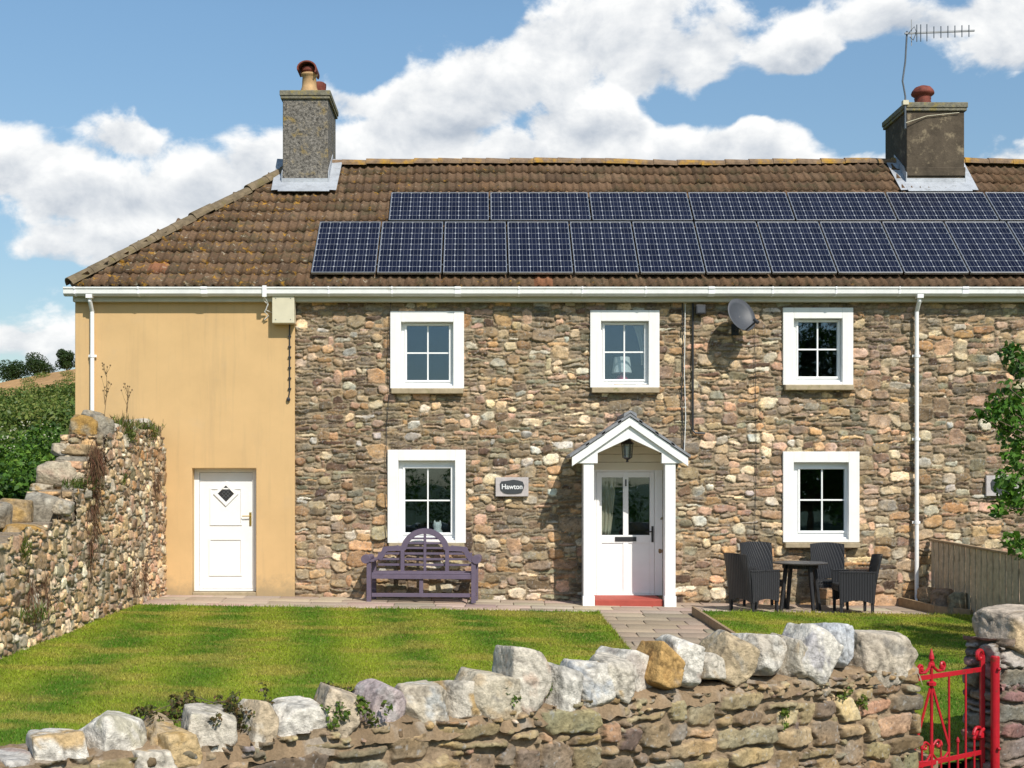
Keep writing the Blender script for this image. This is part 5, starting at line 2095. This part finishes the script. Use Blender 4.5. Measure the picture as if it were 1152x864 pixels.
# rattan chairs
def chair(label, arms=True):
    t = thing('rattan_chair', label, 'chair', (0, 0, 0), 'rattan chairs round the patio table')
    TH = .72 if arms else .86
    m = MB().box(-.245, .245, -.27, .22, .40, .445)
    m.box(-.245, .245, -.275, -.25, .34, .40)
    m.build('seat', M['rattan'], t, bevel=.012)
    # curved back
    m = MB()
    vs, fs = [], []
    nx, nz = 12, 10
    for lay_ in (0, 1):
        for j in range(nz + 1):
            for i in range(nx + 1):
                u, v = i / nx * 2 - 1, j / nz
                hw = .255 + .012 * v
                y = .225 + .15 * v ** 1.3 - .045 * u * u * (.4 + v) + .03 + lay_ * .03
                z = (.16 if arms else .40) + (TH if arms else .60) * v + .02 * (1 - u * u) * v + (.05 * (1 - u * u)) * (1 - v)
                vs.append((u * hw, y, z))
    N1 = (nx + 1) * (nz + 1)
    for j in range(nz):
        for i in range(nx):
            q = j * (nx + 1) + i
            fs.append((q, q + 1, q + nx + 2, q + nx + 1))
            fs.append((N1 + q + nx + 1, N1 + q + nx + 2, N1 + q + 1, N1 + q))
    for j in range(nz):
        for i in (0, nx):
            q = j * (nx + 1) + i
            fs.append((q, q + nx + 1, N1 + q + nx + 1, N1 + q))
    for i in range(nx):
        for j in (0, nz):
            q = j * (nx + 1) + i
            fs.append((q, q + 1, N1 + q + 1, N1 + q))
    m.add(vs, fs).build('backrest', M['rattan'], t)
    for s in (-1, 1):
        if not arms:
            for y in (-.235, .235):
                MB().bar((s * .235, y * 1.06, 0), (s * .222, y, .41), .038, .038, up=(0, 1, 0), w2=.05, h2=.05).build('leg', M['rattan'], t, bevel=.004)
            continue
        m = MB()
        n = 9
        low = [(-.25 + .50 * i / n, .155 + .055 * math.sin(math.pi * i / n)) for i in range(n + 1)]
        poly = low + [(.29, .62), (-.245, .625), (-.27, .60)]
        m.prism(poly, s * .268 - .016, s * .268 + .016, 'yz')
        m.box(s * .268 - .025, s * .268 + .025, -.27, .29, .625, .645)
        m.build('side_panel', M['rattan'], t, bevel=.006)
        for y in (-.228, .235):
            MB().bar((s * .252, y, 0), (s * .246, y, .40), .04, .04, up=(0, 1, 0), w2=.05, h2=.05).build('leg', M['rattan'], t, bevel=.004)
    return t


ch = [(4.20, -1.38, 118, 'left rattan chair turned with its back to the camera beside the table'),
      (5.72, -1.34, -94, 'right rattan chair seen from the side facing the table'),
      (4.52, -.64, 10, 'rattan chair against the wall on the left behind the table'),
      (5.56, -.64, -8, 'rattan chair against the wall on the right behind the table')]
c0 = None
protos = {}
for x, y, a, lab in ch:
    k_ = y < -1
    o = chair(lab, k_) if k_ not in protos else copy_tree(protos[k_])
    protos.setdefault(k_, o)
    o['label'] = lab
    o.location = (x, y, g(x, y) + .003)
    o.rotation_euler = (0, 0, R(a))

tb = thing('patio_table', 'small round dark table with splayed legs between the rattan chairs', 'table')
MB().lathe([(.0, .725), (.36, .725), (.41, .73), (.415, .745), (.40, .752), (.0, .754)], (0, 0, 0), 36).build('table_top', M['table'], tb)
for k in range(4):
    a = R(20 + 90 * k)
    p, q = Vector((.25 * math.cos(a), .25 * math.sin(a), .725)), Vector((.35 * math.cos(a), .35 * math.sin(a), 0))
    MB().bar(q, p, .045, .045, up=(math.cos(a), math.sin(a), 0), w2=.055, h2=.055).build('leg', M['rattan'], tb, bevel=.006)
m = MB().lathe([(.25, .66), (.27, .66), (.27, .722), (.25, .722)], (0, 0, 0), 24)
m.build('apron', M['rattan'], tb)
tb.location = (4.95, -1.2, g(4.95, -1.2) + .003)

# timber fence, raised bed edging and three boulders
FX = 7.36
fen = thing('timber_fence', 'weathered vertical board fence running out from the cottage wall', 'fence', (FX, -2, g(FX, -2)))
m = MB()
rf = random.Random(12)
y = -.10
k = 0
while y > -5.2:
    zb, ztp = g(FX, y) - .04, .93 + (.02 * (y + .1)) + rf.uniform(-.006, .006)
    dx = .0 if k % 2 == 0 else .018
    m.box(FX - .01 + dx, FX + .012 + dx, y - .098, y, zb, ztp)
    y -= .108 + rf.uniform(-.003, .004)
    k += 1
m.build('boards', M['fence'], fen, bevel=.003)
m = MB().bar((FX + .005, -.05, .945), (FX + .005, -5.2, .845), .075, .032)
m.bar((FX + .055, -.05, .72), (FX + .055, -5.2, .62), .045, .08)
m.bar((FX + .055, -.05, .12), (FX + .055, -5.2, .05), .045, .08)
m.build('rail', M['timber'], fen, bevel=.004)
for y in (-1.9, -3.8):
    MB().box(FX + .085, FX + .165, y - .04, y + .04, g(FX, y) - .2, .84).build('post', M['fence'], fen, bevel=.004)
t = thing('bed_edging', 'low timber edging of the narrow bed at the foot of the fence', 'timber edging', (6.95, -.8, g(7, -.8)))
m = MB()
gz = g(7, -1)
m.bar((6.86, -.04, gz + .07), (6.98, -1.35, gz + .06), .05, .16)
m.bar((6.98, -1.35, gz + .055), (7.30, -1.95, gz + .05), .05, .16)
m.build('board', M['timber'], t, bevel=.006)
m = MB()
m.add([(6.88, -.04, gz + .085), (7.35, -.04, gz + .085), (7.35, -1.95, gz + .075), (7.0, -1.35, gz + .08)], [(0, 1, 2, 3)])
m.build('soil', mat('bed soil', (.06, .042, .028), .95, .4, 25, bumps=.9, bscale=40, bdist=.02), t)
for x, y, s, c, lab in ((7.14, -.50, (.30, .28, .36), (.40, .27, .16), 'brown boulder in the bed nearest the cottage wall'),
                        (7.20, -1.05, (.36, .32, .38), (.31, .215, .15), 'dark brown boulder in the middle of the bed'),
                        (7.24, -1.58, (.30, .28, .36), (.27, .235, .16), 'greyish mossy boulder at the outer end of the bed')):
    o = rock_mesh('boulder', s, c, int(x * 1000 + y * 77) % 9999, None, (x, y, gz + .19), (0, 0, 1), (.2, .13, .07), world=False)
    tag(o, lab, 'boulder')

# ================================================================== PLANTS
LV_H = [(.03, .075, .012), (.075, .165, .02), (.125, .24, .03), (.19, .29, .045)]
LV_D = [(.015, .032, .010), (.028, .055, .014), (.05, .085, .02)]


def shrub(name, label, cat, clumps, n, size, cols, seed, group=None, stem=True, **kw):
    c0 = np.mean([np.array(q[0]) for q in clumps], 0)
    zb = float(ground_z(np.array([c0[0]]), np.array([c0[1]]))[0])
    t = thing(name, label, cat, (c0[0], c0[1], zb), group)
    leaf_cloud('foliage', clumps, n, size, cols, M['leaf'], t, seed, **kw)
    if stem:
        m = MB()
        rs_ = random.Random(seed)
        for q in clumps[:8]:
            p = Vector((c0[0] + rs_.uniform(-.2, .2), c0[1] + rs_.uniform(-.2, .2), zb - .05))
            e = Vector(q[0])
            m.tube([p, p.lerp(e, .5) + Vector((rs_.uniform(-.1, .1), rs_.uniform(-.1, .1), .1)), e], [.05, .035, .015], 6)
        m.build('branches', M['bark'], t)
    return t


rs = random.Random(77)


def clumps_in(cx, cy, z0, z1, r, n, rad, taper=.3):
    out = []
    for _ in range(n):
        f = rs.random()
        a = rs.uniform(0, 6.283)
        q = r * math.sqrt(rs.random()) * (1 - taper * f)
        out.append(((cx + q * math.cos(a), cy + q * math.sin(a), z0 + (z1 - z0) * f), rad * rs.uniform(.7, 1.25)))
    return out


# shrubs just behind the left wall
hb = [(-8.3, .3, 2.55, 1.5, 'bright green leafy hedge bush close behind the low end of the left wall'),
      (-7.2, -1.6, 2.15, 1.0, 'low leafy bush pressed against the back of the left wall'),
      (-10.6, 1.6, 2.7, 1.8, 'broad hedge bush at the photo edge behind the left wall'),
      (-9.2, 4.5, 3.0, 1.7, 'taller hedge bush with pale flowers behind the others'),
      (-7.6, 5.8, 2.55, 1.3, 'dark hedge bush beside the yellow end of the cottage'),
      (-12.2, 5.2, 3.3, 2.0, 'far hedge bush at the left behind the garden'),
      (-8.4, -4.2, 1.7, 1.2, 'low bush behind the lowest part of the left wall')]
for i, (x, y, zt_, r_, lab) in enumerate(hb):
    cl = clumps_in(x, y, .3, zt_ - .25, r_, 34, .42)
    cols = LV_H if i not in (4,) else LV_D
    shrub('hedge_bush', lab, 'bush', cl, int(9000 * r_), .105, cols, 400 + i, 'bushes behind the left wall', shell=.35)
fl = leaf_cloud('white_blossom', [((-8.9 + rs.uniform(-.7, .7), 3.4 + rs.uniform(-.4, .4), 2.85 + rs.uniform(-.25, .2)), .18) for _ in range(9)], 130, .05, [(.5, .5, .38), (.6, .58, .45)], M['leaf'], None, 433)
tag(fl, 'cream blossom scattered over the hedge behind the left wall', 'blossom', kind='stuff')

# trees along the brow of the hill
brow = [(-135, 352, 6.0, 6.5, 'rounded dark tree at the far left on the hill brow'), (-127, 350, 6.0, 6, 'low dark tree second from the left on the hill brow'),
        (-118.5, 350, 6.6, 3.8, 'bushy tree standing clear on the hill brow'), (-111, 354, 3.6, 4, 'low scrubby tree on the brow beside the cottage'),
        (-144, 354, 6.0, 6, 'wide tree outside the left edge on the brow')]
for i, (x, y, h, r_, lab) in enumerate(brow):
    z = float(ground_z(np.array([x]), np.array([y]))[0])
    t = thing('hill_tree', lab, 'tree', (x, y, z), 'trees on the hill brow')
    cl = clumps_in(x, y, z + h * .25, z + h * .85, r_ * .62, 22, r_ * .34)
    leaf_cloud('crown', cl, 3800, .55, LV_D, M['leaf'], t, 500 + i, shell=.3)
    MB().tube([(x, y, z - .3), (x + .1, y, z + h * .3), (x, y, z + h * .6)], [.3, .22, .1], 7).build('trunk', M['bark'], t)
# scrub over the slope
cl = []
for _ in range(420):
    y = rs.uniform(60, 178)
    x = rs.uniform(-.44, -.24) * (y + 21)
    dens = fbm(np.array([x / 16]), np.array([y / 22]), 66, 3)[0]
    if dens < .47: continue
    z = float(ground_z(np.array([x]), np.array([y]))[0])
    r_ = rs.uniform(.6, 1.5) * (1 + y / 260)
    cl.append(((x, y, z + r_ * .25), (r_ * 1.2, r_ * 1.2, r_ * .75)))
for _ in range(34):
    y = rs.uniform(245, 335)
    x = rs.uniform(-.40, -.25) * (y + 21)
    if rs.random() < .3: continue
    z = float(ground_z(np.array([x]), np.array([y]))[0])
    cl.append(((x, y, z + .4), (2.2, 1.6, .9)))
o = leaf_cloud('hillside_scrub', cl, 85000, .34, [(.05, .10, .02), (.095, .15, .028), (.16, .20, .04), (.24, .24, .065)], M['leaf'], None, 610, shell=.3)
tag(o, 'dense green scrub covering the hillside beyond the garden', 'scrub', kind='stuff')

# apple tree at the right, its twigs reaching into view
ax, ay = 7.35, -7.4
zb = g(ax, ay) - .05
t = thing('garden_tree', 'leafy small tree reaching in from the right edge', 'tree', (ax, ay, zb))
tips = []


def at(px, py, d=None):
    return P(px, py, d or 13.4)


cl = []
for px, py, r_, d in [(1140, 398, .10, 13.5), (1150, 410, .12, 13.7), (1128, 455, .11, 13.3), (1140, 468, .16, 13.4), (1116, 468, .07, 13.2), (1146, 490, .16, 13.6), (1150, 515, .14, 13.4),
                      (1103, 468, .05, 13.3), (1150, 445, .12, 13.8), (1134, 540, .10, 13.2), (1143, 552, .14, 13.3), (1126, 572, .08, 13.2), (1150, 560, .13, 13.5), (1140, 608, .07, 13.2), (1150, 616, .09, 13.4), (1136, 435, .06, 13.3)]:
    cl.append((P(px - 3, py, d), r_ * 1.3))
vis = list(cl)
for _ in range(46):
    a, b = rs.uniform(0, 6.283), rs.uniform(-1, 1)
    rr_ = 1.25 * rs.random() ** .4
    p = (ax + .35 + rr_ * math.cos(a) * math.sqrt(1 - b * b), ay + rr_ * math.sin(a) * math.sqrt(1 - b * b), 2.75 + 1.25 * rr_ * b * .9)
    d = p[1] - CAMY
    if 538 + F * p[0] / d < 1172: continue
    cl.append((p, rs.uniform(.22, .36)))
leaf_cloud('crown', vis, 1250, .085, [(.03, .085, .01), (.06, .15, .016), (.11, .23, .03)], M['leaf'], t, 701, shell=.2, asp=.62, up=.2)
leaf_cloud('crown', cl[len(vis):], 9500, .095, [(.02, .06, .008), (.04, .115, .012), (.075, .18, .02)], M['leaf'], t, 702, shell=.2, asp=.62, up=.2)
m = MB()
m.tube([(ax, ay, zb), (ax + .05, ay, zb + .8), (ax + .0, ay + .05, zb + 1.5)], [.10, .085, .07], 9)
m.build('trunk', M['bark'], t)
m = MB()
fork = Vector((ax, ay + .05, zb + 1.5))
for i, q in enumerate(cl):
    if i % 2 and i >= len(vis): continue
    e = Vector(q[0])
    mid = fork.lerp(e, .55) + Vector((rs.uniform(-.1, .1), rs.uniform(-.1, .1), .16))
    m.tube([fork, mid, e], [.028, .014, .004], 5)
m.build('limbs', M['bark'], t)

# ivy and weeds over the copes
def sprig(name, px, py, dsh, n, spread, size, label, cols, seed):
    d = dline(px) + .17 + dsh
    c = P(px, py, d)
    cl = []
    r0 = random.Random(seed)
    for k in range(max(2, n // 26)):
        cl.append(((c[0] + r0.gauss(0, spread[0]), c[1] + r0.gauss(0, spread[1]), c[2] + r0.gauss(0, spread[2])), .035))
    t = thing(name, label, 'creeper' if name == 'ivy' else 'weed', c)
    leaf_cloud('leaves', cl, n, size, cols, M['leaf'], t, seed, shell=.1, asp=.8)
    m = MB()
    for a, b in list(zip(cl[:-1], cl[1:]))[::3]:
        m.tube([a[0], b[0]], .002, 4)
    m.build('stems', M['bark'], t)


IV = [(.03, .04, .012), (.07, .075, .02), (.14, .075, .035), (.09, .13, .025)]
sprig('ivy', 222, 800, .2, 543, (.16, .10, .03), 0.0231, 'dark trailing ivy behind the pale copes at the left', IV, 801)
sprig('ivy', 178, 806, .22, 271, (.10, .06, .03), 0.0231, 'small leafed ivy trailing beside the tan copes', IV, 802)
sprig('ivy', 262, 800, -.02, 271, (.025, .03, .09), 0.0198, 'ivy hanging in the gap between two pale copes', IV, 803)
sprig('ivy', 301, 805, -.05, 156, (.02, .02, .07), 0.0185, 'thin ivy strand down a joint between white copes', IV, 804)
sprig('ivy', 388, 776, .08, 146, (.05, .03, .02), 0.0198, 'short ivy strand curling up beside the pinkish cope', IV, 805)
GR = [(.06, .11, .015), (.11, .17, .02), (.17, .20, .04)]
sprig('creeping_weed', 412, 800, -.2, 190, (.04, .02, .05), .026, 'creeping weed on the face of the pinkish cope', GR + [(.35, .12, .2)], 806)
sprig('creeping_weed', 370, 806, -.16, 120, (.05, .02, .03), .026, 'small weed under the tan cope', GR, 807)
sprig('creeping_weed', 606, 778, -.10, 150, (.03, .02, .05), .026, 'green weed in the joint beside the tallest cope', GR, 808)
sprig('creeping_weed', 575, 788, -.16, 120, (.02, .02, .02), .024, 'mossy weed at the foot of the tallest cope', GR, 809)
sprig('creeping_weed', 882, 806, -.22, 110, (.02, .015, .05), .03, 'fern like weed on the face of the road wall', GR, 810)
sprig('creeping_weed', 965, 790, -.23, 80, (.02, .015, .02), .026, 'tiny weed on the wall face under the largest block', GR, 811)
sprig('creeping_weed', 949, 776, -.22, 60, (.015, .015, .02), .024, 'tiny weed beside the blue grey stone of the wall face', GR, 812)

# what the windows reflect: hedge and trees on the far side of the road
for i, (x, y, h, r_, lab) in enumerate([(20.6, -52, 13.0, 5.0, 'large tree across the road'), (27, -56, 9, 5, 'broad tree across the road'), (-16, -60, 6.5, 5, 'round tree across the road')]):
    z = -.4
    t = thing('roadside_tree', lab, 'tree', (x, y, z), 'trees across the road')
    leaf_cloud('crown', clumps_in(x, y, z + 2.5, z + h * .88, r_ * .7, 34, r_ * .3), 9000, .35, LV_D, M['leaf'], t, 520 + i, shell=.3)
    MB().tube([(x, y, z), (x + .1, y, z + h * .3), (x, y, z + h * .7)], [.32, .24, .08], 8).build('trunk', M['bark'], t)
cl = [((-26 + k * 1.1 + rs.uniform(-.3, .3), -44 + .35 * k * .3 + rs.uniform(-.4, .4), rs.uniform(.2, 2.0)), rs.uniform(.8, 1.2)) for k in range(56)]
h_ = leaf_cloud('roadside_hedge', cl, 14000, .22, LV_H, M['leaf'], None, 530, shell=.3)
tag(h_, 'long hedge on the far side of the road', 'hedge')

# ================================================================== SKY, SUN, CAMERA
W = bpy.data.worlds.new('World')
SC.world = W
W.use_nodes = True
t = W.node_tree
t.nodes.clear()
SUN = Vector((.465, -.95, 1.07)).normalized()
sky = N(t, 'ShaderNodeTexSky', sky_type='NISHITA')
sky.sun_disc = False
sky.sun_elevation = math.asin(SUN.z)
sky.sun_rotation = math.atan2(SUN.x, SUN.y)
sky.air_density = 1.0
sky.dust_density = .8
sky.ozone_density = 1.2
SKY_STR = .115
tc = N(t, 'ShaderNodeTexCoord').outputs['Generated']


def vm(op, a, b=None):
    n = N(t, 'ShaderNodeVectorMath', operation=op)
    for i, q in enumerate((a, b)):
        if q is None: continue
        if isinstance(q, tuple): n.inputs[i].default_value = q
        else: L(t, q, n.inputs[i])
    return n


def ma(op, a, b=None, c=None, clamp=False):
    n = N(t, 'ShaderNodeMath', operation=op)
    n.use_clamp = clamp
    for i, q in enumerate((a, b, c)):
        if q is None: continue
        if isinstance(q, (int, float)): n.inputs[i].default_value = q
        else: L(t, q, n.inputs[i])
    return n.outputs[0]


dirn = vm('NORMALIZE', tc).outputs[0]
# slow swirl so that the banks of cloud have no plain outline
w1 = N(t, 'ShaderNodeTexNoise')
w1.inputs['Scale'].default_value = 9
w1.inputs['Detail'].default_value = 3
L(t, dirn, w1.inputs['Vector'])
wv = vm('SCALE', vm('SUBTRACT', w1.outputs['Color'], (.5, .5, .5)).outputs[0])
wv.inputs['Scale'].default_value = .05
pdir = vm('ADD', dirn, wv.outputs[0]).outputs[0]
# cx, cy, half width, half height in the photograph's own scale, and thickness
clouds = [(15, 185, 105, 52, 1), (110, 222, 130, 50, 1), (225, 215, 75, 48, .9), (290, 190, 60, 42, .9), (330, 220, 70, 40, .8), (125, 160, 70, 30, .7), (170, 262, 160, 26, .6),
          (20, 375, 75, 40, .8), (110, 276, 110, 26, .65), (40, 250, 90, 34, .4), (60, 288, 80, 18, .5),
          (500, 125, 95, 58, 1), (440, 165, 85, 45, 1), (470, 185, 110, 40, .9), (610, 65, 95, 62, 1), (690, 35, 105, 58, 1), (785, 62, 100, 58, 1), (880, 72, 75, 40, .95), (560, 95, 80, 60, .9),
          (650, 150, 85, 52, 1), (590, 180, 110, 40, .9), (845, 168, 90, 36, 1), (770, 165, 60, 30, .8), (930, 186, 75, 22, .7), (690, 185, 70, 30, .8),
          (597, 18, 36, 14, .5), (402, 62, 22, 9, .35), (395, 110, 45, 22, .4), (1050, 28, 130, 40, .8), (1110, 55, 80, 36, .75), (980, 18, 70, 26, .6), (1130, 186, 80, 22, .6), (1000, 190, 60, 18, .5),
          (255, 110, 22, 8, .2)]
best = None
num = den = None
for cx, cy, hw, hh, k in clouds:
    v = Vector(((cx - 538) / F, 1, (545 - cy) / F))
    ln = v.length
    v.normalize()
    s = (F * ln / hw / 1.15, F * ln / hw / 2, F * ln / hh / 1.15)
    q = vm('MULTIPLY', vm('SUBTRACT', pdir, tuple(v)).outputs[0], s)
    e = N(t, 'ShaderNodeVectorMath', operation='LENGTH')
    L(t, q.outputs[0], e.inputs[0])
    b = ma('MULTIPLY', ma('SUBTRACT', 1, e.outputs['Value']), k, clamp=False)
    b = ma('MAXIMUM', b, -.6)
    best = b if best is None else ma('SMOOTH_MAX', best, b, .15)
    sx = N(t, 'ShaderNodeSeparateXYZ')
    L(t, q.outputs[0], sx.inputs[0])
    wt = ma('POWER', ma('MAXIMUM', b, .0001), 2)
    pr = ma('MULTIPLY', wt, sx.outputs[2])
    num = pr if num is None else ma('ADD', num, pr)
    den = wt if den is None else ma('ADD', den, wt)
for cx, cy, hw, hh, k in [(860, 124, 120, 24, .75), (965, 112, 85, 45, .8), (745, 120, 40, 18, .4), (400, 62, 50, 50, .7), (200, 325, 160, 16, .9), (30, 318, 60, 14, .8), (200, 60, 160, 60, .8), (545, 10, 50, 30, .5), (310, 255, 60, 18, .5), (990, 70, 60, 30, .5)]:
    v = Vector(((cx - 538) / F, 1, (545 - cy) / F))
    ln = v.length
    v.normalize()
    q = vm('MULTIPLY', vm('SUBTRACT', pdir, tuple(v)).outputs[0], (F * ln / hw / 1.1, F * ln / hw / 2, F * ln / hh / 1.1))
    e = N(t, 'ShaderNodeVectorMath', operation='LENGTH')
    L(t, q.outputs[0], e.inputs[0])
    best = ma('SUBTRACT', best, ma('MULTIPLY', ma('MAXIMUM', ma('SUBTRACT', 1, e.outputs['Value']), 0), k))
# loose cloud in the rest of the sky, behind the viewer
sd_ = N(t, 'ShaderNodeSeparateXYZ')
L(t, dirn, sd_.inputs[0])


def wn(scale, detail, rough, offs=(0, 0, 0), stretch=(1, 1, 1.35)):
    mp = vm('ADD', vm('MULTIPLY', dirn, stretch).outputs[0], offs).outputs[0]
    return noise(t, scale, detail, rough, mp, .25)


f1 = wn(13, 9, .56)
f2 = wn(13, 9, .56, (-.006, 0, .022))
fine = wn(46, 6, .6)
rest = ma('SUBTRACT', wn(3.1, 5, .55, (3, 1, 2)), .62)
rest = ma('ADD', ma('MULTIPLY', rest, 3), ma('MULTIPLY', mapr(t, sd_.outputs[1], -.1, .75), -3))
rest = ma('SUBTRACT', rest, mapr(t, sd_.outputs[2], .12, .4, 2, 0))
best = ma('MAXIMUM', best, rest)
dens = ma('ADD', ma('ADD', best, ma('MULTIPLY', ma('SUBTRACT', f1, .5), 2.1)), ma('MULTIPLY', ma('SUBTRACT', fine, .5), .28))
alpha = N(t, 'ShaderNodeMapRange', interpolation_type='SMOOTHSTEP')
L(t, dens, alpha.inputs[0])
alpha.inputs[1].default_value = .08
alpha.inputs[2].default_value = .38
vert = ma('DIVIDE', num, ma('MAXIMUM', den, .001))
lit = ma('ADD', ma('MULTIPLY', ma('SUBTRACT', f1, f2), 2.6), ma('MULTIPLY', vert, .62))
lit = ma('ADD', lit, ma('MULTIPLY', ma('SUBTRACT', fine, .5), .5))
thick = mapr(t, dens, .2, 1.1, .16, -.10)
lit = ma('ADD', lit, thick)
lit = mapr(t, lit, -.52, .34)
C1 = 1 / SKY_STR
ccol = mix(t, lit, (.44 * C1, .49 * C1, .56 * C1), (.93 * C1, .93 * C1, .92 * C1))
tint = mix(t, 1.0, sky.outputs[0], mix(t, mapr(t, sd_.outputs[2], .06, .34), (.86, .86, .80), (1.03, 1.19, 1.18)), 'MULTIPLY')
final = mix(t, ma('MULTIPLY', alpha.outputs[0], .96), tint, ccol)
bg = N(t, 'ShaderNodeBackground')
L(t, final, bg.inputs[0])
bg.inputs[1].default_value = SKY_STR
ow = N(t, 'ShaderNodeOutputWorld')
L(t, bg.outputs[0], ow.inputs[0])
W.cycles.sampling_method = 'MANUAL'
W.cycles.sample_map_resolution = 512

sl = bpy.data.lights.new('Sun', 'SUN')
sl.energy = 4.4
sl.angle = R(.5)
sl.color = (1, .94, .85)
so = bpy.data.objects.new('Sun', sl)
COL.objects.link(so)
so.rotation_euler = SUN.to_track_quat('Z', 'Y').to_euler()

cam = bpy.data.cameras.new('Camera')
co = bpy.data.objects.new('Camera', cam)
COL.objects.link(co)
co.location = (0, CAMY, EYE)
co.rotation_euler = (R(90), 0, 0)
cam.sensor_width = 36
cam.lens = F / 1152 * 36
cam.shift_x = 38 / 1152
cam.shift_y = 113 / 1152
cam.clip_start = .05
cam.clip_end = 20000
SC.camera = co

SC.view_settings.view_transform = 'Standard'
SC.view_settings.look = 'None'
SC.view_settings.exposure = 0.15
SC.view_settings.gamma = 1
SC.cycles.max_bounces = 8
SC.cycles.transparent_max_bounces = 12
SC.cycles.use_denoising = True
SC.cycles.sample_clamp_indirect = 6
